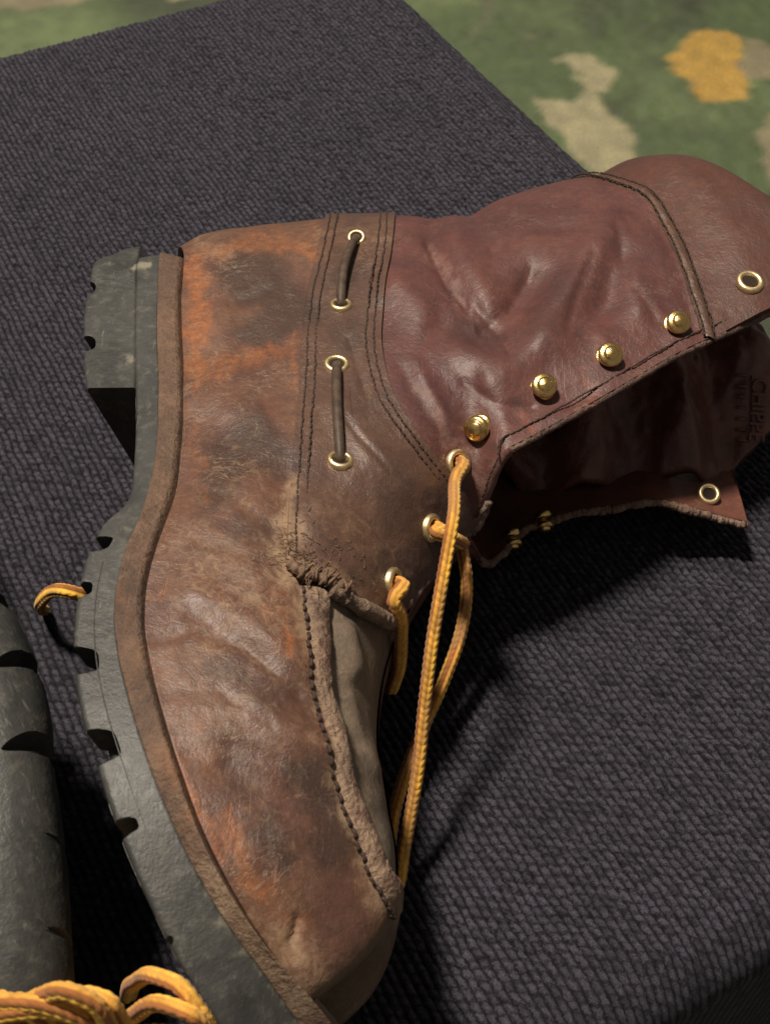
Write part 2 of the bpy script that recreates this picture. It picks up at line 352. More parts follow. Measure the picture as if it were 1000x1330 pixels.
def build_ottoman():
    c0 = P(472, -53, 0.0); d1 = P(0, 68, 0.0)-c0; d1 /= np.linalg.norm(d1)
    d2 = P(780, 230, 0.0)-c0; d2 -= d1*(d1@d2); d2 /= np.linalg.norm(d2)
    c0 = c0-(d1+d2)*0.011; L1, L2, r = 0.95, None, 0.022
    pb = P(np.array([1000, 800]), np.array([1205, 1325]), 0.0)
    L2 = float(np.mean((pb-c0)@d2))+0.006
    def axis(L, a, b, step):
        # rounded edge, dense where the picture looks, coarse elsewhere; returns (inset coordinate, drop angle)
        e = [(r*(1-math.sin(t)), t) for t in np.linspace(math.pi/2, 0, 14)[:-1]]
        mid = np.concatenate([np.arange(r, a, 0.006), np.arange(max(a, r), min(b, L-r), step), np.arange(min(b, L-r), L-r, 0.006)])
        s = [(x, 0.0) for x in mid]
        e2 = [(L-r+r*math.sin(t), t) for t in np.linspace(0, math.pi/2, 14)]
        return np.array(e+s+e2)
    A1 = axis(L1, 0.0, 0.60, 0.00072); A2 = axis(L2, 0.0, 0.62, 0.00085)
    U, Vv = np.meshgrid(A1[:, 0], A2[:, 0], indexing='ij'); TA, TB = np.meshgrid(A1[:, 1], A2[:, 1], indexing='ij')
    drop = r*(1-np.cos(TA))+r*(1-np.cos(TB)); drop = np.minimum(drop, r*1.2)
    # woven ribs: columns of slanted yarn stitches running along d2
    pu, pv = 0.0029, 0.0037
    wob = (fbm(U*90, Vv*90, 4)-0.47)*0.0020
    u = (U+wob)/pu; ci = np.floor(u); fu = u-ci
    v = (Vv+(fbm(U*50+9, Vv*70, 6)-0.47)*0.004)/pv+0.5*np.mod(ci, 2)+hash2(ci, ci*0, 2)*0.35+(fu-0.5)*0.35
    cj = np.floor(v); fv = v-cj; rnd = hash2(ci, cj, 1); rnd2 = hash2(ci, cj, 5)
    hgt = np.power(np.clip(4*fu*(1-fu), 0, 1), 0.6)*(0.45+0.55*np.power(np.clip(4*fv*(1-fv), 0, 1), 0.35))*(0.55+0.7*rnd)
    fade = 1-np.clip((TA+TB)/1.2, 0, 1)*0.5
    Z = -drop-0.0011+(0.0023*hgt+0.0007*(vnoise(U*1400, Vv*1400, 3)-0.5)+0.0009*(fbm(U*260, Vv*260, 15)-0.47))*fade+(fbm(U*5, Vv*5, 8)-0.47)*0.006*fade
    pos = c0+U[..., None]*d1+Vv[..., None]*d2; pos[..., 2] = Z
    weave = np.stack([u, (Vv+(fbm(U*50+9, Vv*70, 6)-0.47)*0.004)/pv, u*0], -1)
    bright = 0.60+0.66*rnd2+0.10*(rnd-0.5)
    big = 0.94+0.22*(fbm(U*30, Vv*30, 12)-0.47)
    colr = np.stack([bright*big*(0.95+0.10*hash2(ci, cj, 9)), bright*big*(0.95+0.06*hash2(ci, cj, 3)), bright*big*(0.98+0.06*hash2(ci, cj, 7))], -1)
    n, m = U.shape
    root = bpy.data.objects.new('ottoman', None); COL.objects.link(root); root.location = (0, 0, ZC)
    off = np.array([0, 0, ZC])
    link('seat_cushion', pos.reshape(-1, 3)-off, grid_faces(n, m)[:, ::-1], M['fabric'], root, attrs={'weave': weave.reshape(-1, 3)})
    # side skirt and short feet
    g = 0.0015
    cs = [c0+d1*g+d2*g, c0+d1*(L1-g)+d2*g, c0+d1*(L1-g)+d2*(L2-g), c0+d1*g+d2*(L2-g)]
    zs = np.linspace(-r, ZC+0.05, 24); ring = []
    for k in range(4):
        a, b = cs[k], cs[(k+1) % 4]
        for t in np.linspace(0, 1, 60, endpoint=False): ring.append(a+(b-a)*t)
    ring = np.array(ring); V = []
    for z in zs:
        q = ring.copy(); q[:, 2] = z+0.0; V.append(q)
    V = np.array(V); nr = len(ring)
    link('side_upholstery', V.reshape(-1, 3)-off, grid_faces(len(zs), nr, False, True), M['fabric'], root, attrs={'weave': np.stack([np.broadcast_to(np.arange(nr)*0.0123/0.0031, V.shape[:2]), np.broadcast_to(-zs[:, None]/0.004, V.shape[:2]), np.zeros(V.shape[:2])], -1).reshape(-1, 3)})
    for k in range(4):
        ctr = (cs[k]*0.86+np.mean(cs, 0)*0.14); ctr[2] = 0
        v, f = lathe([(0.001, 0.0), (0.016, 0.0), (0.019, 0.01), (0.024, 0.055), (0.001, 0.055)], 20, ctr, (0, 0, 1))
        link('foot', v, f, M['dark_fill'], root)
    tag(root, 'dark charcoal ribbed upholstered ottoman under the boots', 'ottoman')
    return root
build_ottoman()

# ------------------------------------------------------------------ the boot: one lofted last, panels laid over it
V_END = 16.0
BK = np.array([(243, 345), (262, 325), (285, 313), (320, 305), (355, 300), (390, 297), (430, 295), (475, 294), (520, 293), (565, 294), (600, 291), (640, 268), (700, 251), (760, 241), (806, 230), (850, 244), (890, 312)], float)
FR = np.array([(414, 1305), (485, 1240), (513, 1176), (516, 1118), (505, 1050), (492, 970), (500, 880), (530, 800), (580, 720), (620, 655), (662, 592), (720, 553), (800, 508), (880, 463), (945, 433), (1010, 402), (1080, 365)], float)
FZ = np.array([.050, .050, .050, .050, .050, .050, .050, .050, .050, .064, .080, .084, .085, .085, .085, .085, .085])
VI = np.arange(17.0)
bk = P(BK[:, 0], BK[:, 1], 0.046); bk[:, 1] -= np.interp(VI, [0, 3, 8, 16], [0.010, 0.014, 0.014, 0.016])
fr = P(FR[:, 0], FR[:, 1], FZ)
bk[:, 2] = 0.046; fr[:, 2] = np.interp(VI, [0, 6, 16], [0.050, 0.048, 0.046])
AV = np.array([0, 2, 4, 6, 8, 10, 13, 16.0]); AQ = np.array([0, .15, .3, .45, .6, .75, .9, 1])
AT = np.array([
    [.034, .034, .035, .040, .047, .050, .050, .047],
    [.034, .035, .036, .040, .046, .049, .049, .046],
    [.034, .036, .037, .040, .043, .043, .041, .038],
    [.034, .037, .039, .040, .041, .041, .039, .036],
    [.034, .038, .040, .041, .041, .041, .039, .036],
    [.034, .038, .041, .042, .042, .041, .039, .036],
    [.036, .040, .043, .044, .044, .043, .041, .039],
    [.038, .042, .046, .047, .047, .045, .042, .039]])
QB = lambda v: np.interp(v, [0, 3, 6, 10, 16], [.13, .20, .26, .45, .5])
QF = lambda v: np.interp(v, [0, 3, 5, 8, 16], [.25, .28, .28, .30, .30])
def Afun(v, q):
    rows = np.stack([cub(AQ, AT[k], q) for k in range(len(AV))], 0)
    i = np.clip(np.searchsorted(AV, v, side='right')-1, 0, len(AV)-2); t = np.clip((v-AV[i])/(AV[i+1]-AV[i]), 0, 1); t = t*t*(3-2*t)
    r0 = np.take_along_axis(rows, i[None], 0)[0]; r1 = np.take_along_axis(rows, (i+1)[None], 0)[0]
    return r0*(1-t)+r1*t
def Wfun(v, q):
    gb = np.sqrt(np.clip(1-(1-np.clip(q/QB(v), 0, 1))**2, 0, 1))
    nx = np.interp(v, [0, 3, 5], [2.2, 2.2, 2.0]); gf = np.power(np.clip(1-(1-np.clip((1-q)/QF(v), 0, 1))**nx, 0, 1), 1/nx)
    op = sstep(8.6, 10.0, v)
    return Afun(v, q)*gb*(gf*(1-op)+op)
def zmid(v, q):
    k = np.clip(1-v/6, 0, 1)
    return cub(VI, bk[:, 2], v)*(1-q)+cub(VI, fr[:, 2], v)*q+k*0.004*np.sin(np.pi*np.clip(q, 0, 1))
# welt line traced on the top edge, gives the curved profile of the sole
WA = np.array([(241, 338), (236, 380), (237, 440), (239, 500), (236, 570), (226, 640), (204, 700), (190, 750), (187, 800), (195, 860), (212, 930), (237, 1010), (267, 1090), (305, 1165), (350, 1235), (400, 1298)], float)
qa = np.linspace(0.03, 0.93, len(WA))
for it in range(12):
    zt = zmid(np.zeros_like(qa), qa)+Wfun(np.zeros_like(qa), qa)
    pa = P(WA[:, 0], WA[:, 1], zt)[:, :2]
    full = np.vstack([bk[:1, :2], pa, fr[:1, :2]]); d = np.r_[0, np.cumsum(np.linalg.norm(np.diff(full, axis=0), axis=1))]
    qa = 0.5*qa+0.5*d[1:-1]/d[-1]
qall = np.r_[0, qa, 1]
bow = full-(bk[0, :2]*(1-qall)[:, None]+fr[0, :2]*qall[:, None])
bow[0] = 0; bow[-1] = 0
FOLDS = [  # traced folds of the leather: (points, width px, height m)
    ([(560, 305), (575, 350), (612, 405)], 15, -.0022), ([(590, 300), (605, 350), (645, 400)], 20, .0014),
    ([(520, 380), (560, 420), (620, 470)], 26, .0030), ([(575, 430), (620, 440), (660, 410), (690, 370)], 24, -.0042),
    ([(700, 440), (740, 380), (770, 330)], 24, .0032), ([(760, 440), (790, 390), (800, 340)], 20, -.0028),
    ([(640, 500), (700, 460), (770, 440)], 22, .0030), ([(830, 400), (800, 340), (790, 290)], 20, .0016),
    ([(860, 300), (880, 350), (900, 430)], 12, -.0010), ([(540, 480), (570, 540), (620, 600)], 10, .0010), ([(528, 490), (556, 548), (600, 606)], 12, -.0008),
    ([(560, 560), (640, 620)], 30, .001), ([(670, 540), (720, 520), (760, 520)], 18, -.0014), ([(820, 470), (850, 455)], 20, -.001),
    ([(250, 800), (310, 835), (375, 880), (395, 930)], 13, -.0009), ([(262, 780), (330, 815), (385, 860)], 20, .0011),
    ([(300, 1000), (350, 1030), (420, 1050)], 30, -.0016), ([(330, 925), (380, 960), (420, 980)], 20, .0012),
    ([(270, 560), (330, 600), (380, 620)], 26, -.0012), ([(250, 470), (300, 460), (360, 450)], 24, -.001), ([(260, 520), (330, 540)], 22, .001),
    ([(420, 640), (460, 660), (500, 700)], 22, -.0012), ([(440, 540), (480, 600), (540, 640)], 24, .0014),
    ([(450, 820), (462, 870)], 12, .003), ([(430, 900), (470, 960)], 14, -.002), ([(455, 905), (490, 1000)], 8, .0012),
    ([(196, 838), (250, 822), (320, 846), (388, 905)], 5, -.0008), ([(215, 905), (280, 900), (350, 945)], 6, -.0006), ([(240, 985), (300, 968), (360, 990)], 7, -.0006),
    ([(250, 640), (300, 650), (350, 690)], 5, -.0006), ([(245, 700), (290, 715), (340, 740)], 5, -.0005), ([(300, 400), (350, 380)], 6, -.0005),
    ([(420, 660), (480, 690), (520, 740)], 4, -.0005), ([(450, 560), (500, 620), (545, 650)], 4, -.0005), ([(455, 450), (475, 520)], 5, -.0005),
    ([(555, 320), (580, 372), (604, 396)], 5, -.0010), ([(620, 400), (650, 430), (660, 470)], 5, -.0008), ([(690, 350), (660, 400), (625, 425)], 6, -.0010), ([(770, 340), (745, 400), (735, 440)], 6, -.0009),
    ([(600, 500), (650, 530), (690, 530)], 5, -.0006), ([(640, 330), (690, 300), (740, 300)], 8, -.0008), ([(800, 300), (815, 370), (850, 420)], 6, -.0008),
    ([(384, 1192), (380, 1212), (374, 1222)], 4.5, -.0016),
]
def S0(v, th):
    v, th = np.broadcast_arrays(np.asarray(v, float), np.asarray(th, float))
    q = (1-np.cos(th))/2; sg = np.where(np.sin(th) >= 0, 1.0, -1.0)
    b = cub(VI, bk, v); f = cub(VI, fr, v)
    p = b*(1-q)[..., None]+f*q[..., None]
    k = sstep(7.5, 0.0, v)
    p[..., :2] += cub(qall, bow, q)*k[..., None]
    # sections bow outwards a little at the top opening, like the rim of a tube
    W = Wfun(v, q)
    p[..., 2] = np.maximum(zmid(v, q)+sg*W*np.where(sg < 0, np.interp(v, [0, 4, 8], [0.62, 0.75, 0.92]), 1.0), 0.0035)
    return p
def S(v, th, off=0.0, disp=True):
    e = 1e-3
    p = S0(v, th); n = np.cross(S0(v, th+e)-S0(v, th-e), S0(v+e, th)-S0(v-e, th))
    n /= np.linalg.norm(n, axis=-1)[..., None]+1e-15
    q = p.copy()
    if disp:
        px = proj(p); up = np.clip(np.sin(th)*3, 0, 1); d = 0
        for pts, w, a in FOLDS: d = d+a*np.exp(-(dist_poly(px, pts)/w)**2)
        d = d+0.0012*(fbm(px[..., 0]/46, px[..., 1]/46, 21)-0.47)
        q = p+n*(d*up)[..., None]
    return q+n*np.asarray(off)[..., None], n
# inverse: pixel -> (v, theta) on the side that faces up
gv = np.linspace(0, V_END, 330); gt = np.linspace(0.03, math.pi-0.01, 300)
GV, GT = np.meshgrid(gv, gt, indexing='ij')
GP, GN = S(GV, GT); GPX = proj(GP)
if GN[..., 2].mean() < 0: SGN = -1.0
else: SGN = 1.0
vis = (((CAM-GP)*GN*SGN).sum(-1) > 0).ravel(); gpx = GPX.reshape(-1, 2)
gvis = np.where(vis)[0]; gpv = gpx[gvis]
_S = S
def S(v, th, off=0.0, disp=True):
    p, n = _S(v, th, 0.0, disp); n = n*SGN
    return p+n*np.broadcast_to(np.asarray(off, float), n.shape[:-1])[..., None], n
def inv(pts):
    pts = np.asarray(pts, float); out = []
    for p in pts:
        i = gvis[np.argmin(((gpv-p)**2).sum(1))]; a, b = divmod(i, len(gt))
        a = min(max(a, 1), len(gv)-2); b = min(max(b, 1), len(gt)-2)
        J = np.array([(GPX[a+1, b]-GPX[a-1, b])/2, (GPX[a, b+1]-GPX[a, b-1])/2]).T
        try: s = np.linalg.solve(J, p-GPX[a, b]); s = np.clip(s, -1, 1)
        except np.linalg.LinAlgError: s = np.zeros(2)
        out.append((gv[a]+s[0]*(gv[1]-gv[0]), gt[b]+s[1]*(gt[1]-gt[0])))
    return np.array(out)
MET = np.array([0.018, 0.07])     # rough metres per unit of v and theta
def curve(pts_vt, n): return resample(pts_vt, n, np.asarray(pts_vt)*MET)
def surf(px, py, off=0.0):
    vt = inv([(px, py)])[0]; p, n = S(np.array([vt[0]]), np.array([vt[1]]), off); return p[0], n[0]

STROKES = [  # wear traced from the leather: (points, width px, channel 0 rubbed / 1 stained / 2 dusty, strength)
    ([(256, 345), (258, 420), (256, 470)], 20, 0, 1.0), ([(275, 330), (330, 312), (400, 315)], 18, 0, .8), ([(390, 318), (410, 330)], 16, 0, .9),
    ([(262, 500), (290, 465), (370, 455)], 14, 0, .8), ([(255, 560), (262, 640)], 18, 0, .55), ([(385, 440), (380, 500)], 9, 0, .7),
    ([(300, 560), (350, 530)], 12, 0, .45), ([(355, 760), (372, 840)], 24, 0, .6), ([(371, 820), (374, 850)], 7, 0, 1), ([(300, 760), (330, 800)], 20, 0, .4),
    ([(390, 820), (402, 860)], 10, 0, .7), ([(216, 980), (250, 1050), (285, 1110)], 13, 0, .9), ([(290, 1060), (320, 1130), (345, 1170)], 16, 0, .9), ([(340, 1170), (390, 1200)], 22, 0, .55),
    ([(255, 940), (270, 990)], 20, 0, .5), ([(330, 920), (350, 940)], 22, 0, .35), ([(375, 1230), (395, 1260)], 20, 0, .6),
    ([(560, 410), (600, 440)], 14, 0, .35), ([(620, 360), (680, 300)], 22, 0, .40), ([(790, 280), (830, 300)], 12, 0, .45), ([(810, 370), (818, 385)], 12, 0, .5),
    ([(675, 545), (690, 560)], 9, 0, .9), ([(765, 505), (770, 510)], 10, 0, .9), ([(815, 365), (860, 410)], 9, 0, .5), ([(540, 360), (560, 400)], 10, 0, .3), ([(520, 450), (540, 480)], 10, 0, .35),
    ([(320, 350), (380, 400), (340, 430)], 30, 1, .8), ([(290, 590), (330, 560), (360, 590)], 26, 1, .7), ([(270, 640), (310, 610)], 22, 1, .6), ([(345, 690), (300, 690)], 20, 1, .5),
    ([(290, 870), (340, 900), (400, 900)], 36, 1, .45), ([(400, 1000), (430, 1060), (425, 1110)], 24, 1, .8), ([(340, 1080), (370, 1120)], 24, 1, .6), ([(300, 950), (310, 1010)], 30, 1, .4),
    ([(450, 350), (440, 400), (450, 440)], 22, 1, .5), ([(465, 520), (520, 600), (500, 680)], 26, 1, .35), ([(740, 370), (700, 420)], 30, 1, .4), ([(600, 420), (640, 440)], 22, 1, .5), ([(880, 280), (900, 370)], 16, 1, .3),
    ([(375, 690), (370, 745), (440, 770)], 20, 2, .8), ([(392, 790), (420, 900), (460, 1060), (510, 1180)], 16, 2, .75), ([(330, 770), (400, 830)], 24, 2, .4), ([(250, 700), (300, 780), (260, 850)], 40, 2, .28), ([(300, 900), (360, 1000), (330, 1100)], 50, 2, .22), ([(260, 560), (330, 640), (340, 720)], 40, 2, .2), ([(380, 620), (376, 700)], 10, 2, .6),
    ([(270, 310), (300, 330)], 18, 2, .4), ([(395, 310), (440, 300), (520, 300)], 8, 2, .3), ([(370, 1215), (410, 1280)], 24, 2, .55), ([(260, 810), (320, 850), (390, 900)], 5, 2, .3), ([(430, 950), (470, 940)], 30, 2, .3),
    ([(560, 320), (600, 390)], 6, 2, .5), ([(540, 500), (590, 580), (625, 622)], 6, 2, .7), ([(600, 610), (640, 640)], 12, 2, .8), ([(440, 780), (500, 800)], 10, 2, .7), ([(430, 660), (520, 760)], 30, 2, .25),
    ([(640, 610), (700, 570)], 8, 2, .6), ([(560, 330), (610, 300)], 14, 0, .2), ([(178, 355), (190, 352)], 6, 2, 1.0), ([(170, 470), (172, 478)], 6, 2, .6), ([(165, 690), (172, 686)], 10, 2, .5),
    ([(220, 330), (222, 400)], 10, 0, .4), ([(160, 800), (175, 880)], 8, 0, .5), ([(152, 750), (160, 800)], 8, 0, .6), ([(270, 1150), (330, 1230), (390, 1310)], 20, 2, .5),
]
def wear(X):
    px = proj(X); w = np.zeros((len(px), 3))
    px = px+np.stack([fbm(px[:, 0]/24, px[:, 1]/24, 41, 5)-0.47, fbm(px[:, 0]/24, px[:, 1]/24, 57, 5)-0.47], -1)*40
    for pts, wd, ch, s in STROKES:
        w[:, ch] = np.maximum(w[:, ch], s*np.exp(-(dist_poly(px, pts)/(wd*1.3))**2))
    return w

boot = bpy.data.objects.new('work_boot', None); COL.objects.link(boot)
tag(boot, 'worn brown leather work boot lying on its side with unlaced brass hooks and eyelets', 'boot', 'pair of work boots')

def coons(c0, c1, d0, d1):
    """c0,c1: (n,2) along u at t=0/1;  d0,d1: (m,2) along t at u=0/1"""
    n, m = len(c0), len(d0); u = np.linspace(0, 1, n)[:, None, None]; t = np.linspace(0, 1, m)[None, :, None]
    return ((1-t)*c0[:, None]+t*c1[:, None]+(1-u)*d0[None]+u*d1[None]
            - ((1-u)*(1-t)*c0[0]+u*(1-t)*c0[-1]+(1-u)*t*c1[0]+u*t*c1[-1]))
def panel(name, vt, thick, mat, parent=boot, base=0.0, extra=None, fray=0.0, label=None):
    """a leather panel: top sheet over the last with rounded edges going down to the sheet below"""
    vt = np.concatenate([vt[:1], vt[:1], vt, vt[-1:], vt[-1:]], 0); vt = np.concatenate([vt[:, :1], vt[:, :1], vt, vt[:, -1:], vt[:, -1:]], 1)
    n, m = vt.shape[:2]; off = np.full((n, m), thick)
    for k, f in ((0, 0.0), (1, 0.72)):
        off[k, :] = np.minimum(off[k, :], thick*f); off[-1-k, :] = np.minimum(off[-1-k, :], thick*f)
        off[:, k] = np.minimum(off[:, k], thick*f); off[:, -1-k] = np.minimum(off[:, -1-k], thick*f)
    off = off+base
    off[off <= base+1e-9] = base-0.0006
    if extra is not None:
        p0, _ = S(vt[..., 0], vt[..., 1]); off = off+extra(proj(p0), vt)
    p, nn = S(vt[..., 0], vt[..., 1], off)
    V = p.reshape(-1, 3)
    F = grid_faces(n, m)
    # orient outwards
    a, b, c = V[F[len(F)//2][0]], V[F[len(F)//2][1]], V[F[len(F)//2][2]]
    if np.cross(b-a, c-a)@nn.reshape(-1, 3)[F[len(F)//2][0]] < 0: F = F[:, ::-1]
    o = link(name, V, F, mat, parent, attrs={'wear': wear(V)})
    if label: o['label'] = label
    return o

# --- seams, traced on the leather
SEAM1 = [(428, 296), (412, 340), (399, 400), (391, 470), (386, 540), (380, 610), (372, 680), (368, 735)]
SEAM2 = [(522, 292), (508, 340), (499, 400), (496, 450), (505, 500), (530, 555), (562, 600), (592, 640)]
RIDGE_L = [(384, 760), (390, 820), (394, 880), (406, 940), (422, 1000), (440, 1060), (462, 1120), (486, 1172), (500, 1195)]
RIDGE_R = [(424, 772), (427, 830), (428, 880), (440, 940), (456, 1000), (474, 1055), (495, 1110), (516, 1155), (524, 1178)]
STRIP = [(772, 243), (810, 246), (838, 258), (862, 290), (884, 335), (903, 390), (918, 443)]
vt1 = inv(SEAM1); vt2 = inv(SEAM2); vtl = inv(RIDGE_L); vtr = inv(RIDGE_R); vts = inv(STRIP)
pi = math.pi
# vamp: from the welt (v=0) to the seam and under the ridge
top = np.vstack([[(vt1[0, 0]+0.2, -0.7)], [(vt1[0, 0]+0.2, 0.05)], vt1+[0.15, 0], (vtl[1:-1]*0.5+vtr[1:-1]*0.5), [(vtr[-1, 0], vtr[-1, 1]+0.05)], [(vtr[-1, 0]-0.1, pi+0.1)], [(vtr[-1, 0]-0.1, pi+1.3)]])
o_ = np.argsort(top[:, 1]); top = top[o_]
c1 = curve(top, 330); c0 = np.stack([np.zeros(330), c1[:, 1]], -1)
tt = np.linspace(0, 1, 110)[:, None]
panel('vamp', coons(c0, c1, c0[0]*(1-tt)+c1[0]*tt, c0[-1]*(1-tt)+c1[-1]*tt), 0.0016, M['vamp'])
# gusset and lining: the last itself
def lining():
    vv = np.linspace(0, V_END, 150)
    t1 = np.linspace(0, pi, 110); A, B = np.meshgrid(vv, t1, indexing='ij'); p, _ = S(A, B, -0.0006)
    link('gusset', p.reshape(-1, 3), grid_faces(150, 110), M['gusset'], boot, attrs={'wear': wear(p.reshape(-1, 3))})
lining()
def lower_quarter():
    vv = np.linspace(0, 15.2, 200); t1 = np.linspace(pi+1e-3, 2*pi-1e-3, 110); A, B = np.meshgrid(vv, t1, indexing='ij')
    p, n = S(A, B, 0.0)
    k = sstep(9.2, 10.5, A)*np.exp(-((B-pi)/0.9)**2)
    ev = [9.2, 10, 10.8, 11.6, 12.4, 13.2, 14, 14.6, 15.2]
    ee = P([640, 668, 700, 745, 800, 850, 900, 935, 968], [696, 692, 684, 670, 662, 655, 666, 677, 684], [.014, .015, .017, .021, .024, .026, .022, .018, .017])
    want = cub(ev, ee, np.clip(vv, 9.2, 15.2)); dlt = want-p[:, 0]
    p += k[..., None]*dlt[:, None]
    p[..., 2] = np.maximum(p[..., 2], 0.004)
    inner = p.copy(); inner[..., 2] += 0.0032*1.0
    n_, m_ = A.shape
    V = np.concatenate([p.reshape(-1, 3), inner.reshape(-1, 3)])
    f1 = grid_faces(n_, m_); f2 = grid_faces(n_, m_)[:, ::-1]+n_*m_
    i = np.arange(n_-1)*m_; e1 = np.stack([i, i+m_, i+m_+n_*m_, i+n_*m_], -1)
    j = (n_-1)*m_+np.arange(m_-1); e2 = np.stack([j, j+1, j+1+n_*m_, j+n_*m_], -1)
    link('lower_quarter', V, np.concatenate([f1, f2, e1, e2]), M['inside'], boot, attrs={'wear': wear(V)})
    return inner[:, 0], p[:, 0], vv
LQ_edge, LQ_low, LQ_v = lower_quarter()
_k = LQ_v > 9.3; _p = ((LQ_edge+LQ_low)/2)[_k]; _p = resample(_p, 260); _f = 0.6*vnoise(np.arange(260)*0.13, np.zeros(260), 6)+0.4*vnoise(np.arange(260)*0.9, np.zeros(260), 16)
_p = _p+np.c_[np.zeros(260), -0.0012*_f, 0.0008*(vnoise(np.arange(260)*0.8, np.ones(260), 9)-0.5)]
v_, f_ = tube(_p, 0.0015*(0.7+0.6*_f), 10); link('lower_flap_edge', v_, f_, M['raw'], boot, attrs={'wear': wear(v_)*0+[.7, 0, .4]})
# ankle panel
BOT = [(368, 738), (380, 752), (410, 757), (440, 772), (470, 790), (502, 806)]
FRONT = [(506, 800), (535, 765), (565, 730), (600, 690), (632, 652)]
bot = np.vstack([inv(BOT), inv(FRONT)])
corner = bot[-1]
s2 = np.vstack([[(vt2[0, 0], -0.7)], [(vt2[0, 0], 0.05)], vt2[1:], [corner]])
s1 = np.vstack([[(vt1[0, 0], -0.7)], [(vt1[0, 0], 0.05)], vt1[1:-1], [bot[0]]])
N1, N2 = 220, 120
C0 = curve(s1, N1); C1 = curve(s2, N1); D0 = C0[0]*(1-np.linspace(0, 1, N2)[:, None])+C1[0]*np.linspace(0, 1, N2)[:, None]
# bottom edge keeps its corner: resample both legs separately
b1 = curve(inv(BOT), 60); b2 = curve(np.vstack([b1[-1:], inv(FRONT)[1:]]), 61)[1:]
D1 = np.vstack([b1, b2]); D1[0] = C0[-1]; D1[-1] = C1[-1]
panel('ankle_panel', coons(C0, C1, D0, D1), 0.0034, M['ankle'])
# shaft panel and collar
FLAP = [(632, 640), (655, 606), (700, 570), (760, 533), (820, 500), (880, 468), (922, 446)]
flv = np.linspace(9.0, vts[-1, 0], 60)
fl = np.stack([flv, np.full(60, pi-0.002)], -1)
s2b = np.vstack([[(vt2[0, 0]-0.4, -0.7)], [(vt2[0, 0]-0.4, 0.05)], vt2[1:]-[0.4, 0.0], [(9.0, pi-0.002)]])
st = np.vstack([[(vts[0, 0]-0.1, -0.7)], [(vts[0, 0]-0.1, 0.08)], vts[1:-1], [(vts[-1, 0], pi-0.002)]])
C0 = curve(s2b, 200); C1 = curve(st, 200); t_ = np.linspace(0, 1, 150)[:, None]
panel('shaft_panel', coons(C0, C1, C0[0]*(1-t_)+C1[0]*t_, curve(fl, 150)), 0.0020, M['shaft'])
E1 = np.stack([np.full(200, V_END), C1[:, 1]], -1)
C0c = C1-[0.25, 0]
t_ = np.linspace(0, 1, 90)[:, None]
def collar_bulge(px, vt):
    return 0.0030*sstep(0.0, 1.2, vt[..., 0]-np.interp(vt[..., 1], C1[:, 1], C1[:, 0]))
panel('collar', coons(C0c, E1, C0c[0]*(1-t_)+E1[0]*t_, C0c[-1]*(1-t_)+E1[-1]*t_), 0.0016, M['collar'], extra=collar_bulge)
# stitched band over the collar seam, ridge over the toe seam
def band(name, cl, wid, thick, mat, n=200, m=11, base=0.0, ext=None):
    """strip of leather along a (v,theta) curve: offset sideways on the surface"""
    c = curve(cl, n); p, nn = S(c[:, 0], c[:, 1], base)
    T = np.gradient(p, axis=0); T /= np.linalg.norm(T, axis=1)[:, None]; Bn = np.cross(nn, T)
    a = np.linspace(-1, 1, m); prof = np.power(np.clip(1-np.abs(a)**4, 0, 1), 0.5)
    wid = np.atleast_1d(wid)
    rag = 1+0.22*(fbm(np.arange(n)*0.12, np.zeros(n), 3)-0.47)
    wid = np.interp(np.linspace(0, 1, n), np.linspace(0, 1, len(wid)), wid)
    V = p[:, None]+(a[None, :]*(wid*rag)[:, None]*0.5)[..., None]*Bn[:, None]+((thick*prof)[None, :]-0.0004-np.abs(a)[None]*0.0007)[..., None]*nn[:, None]
    V[..., 2] += 0.0004*(vnoise(np.arange(n)[:, None]*0.25, a[None]*3, 5)-0.5)+(0.0011*(fbm(np.arange(n)[:, None]*0.16, a[None]*5, 7)-0.47) if mat == M['ridge'] else 0)
    V = V.reshape(-1, 3); F = grid_faces(n, m)
    if np.cross(V[F[50][1]]-V[F[50][0]], V[F[50][2]]-V[F[50][0]])@nn[5] < 0: F = F[:, ::-1]
    return link(name, V, F, mat, boot, attrs={'wear': wear(V)})
band('collar_band', st[1:]-[0.0, 0], 0.0056, 0.0031, M['ankle'], base=0.0004)
mid = (vtl+vtr)/2
band('toe_seam_ridge', mid, np.interp(np.linspace(0, 1, 200), [0, .3, .9, 1], [.0105, .0092, .0085, .006]), 0.0026, M['ridge'], base=0.0008, m=21, n=420)
# rolled edge along the flap opening
fe = np.stack([np.linspace(9.1, V_END, 240), np.full(240, pi-0.004)], -1); pe, ne = S(fe[:, 0], fe[:, 1], 0.0)
fz = vnoise(np.arange(240)*0.5, np.zeros(240), 1)
v_, f_ = tube(pe+ne*0.0004+np.c_[np.zeros(240), 0.0006*(fz-0.5), 0.0006*(vnoise(np.arange(240)*0.7, np.ones(240), 2)-0.5)], 0.0014*(0.75+0.5*fz), 10)
link('flap_edge', v_, f_, M['raw'], boot, attrs={'wear': wear(v_)})
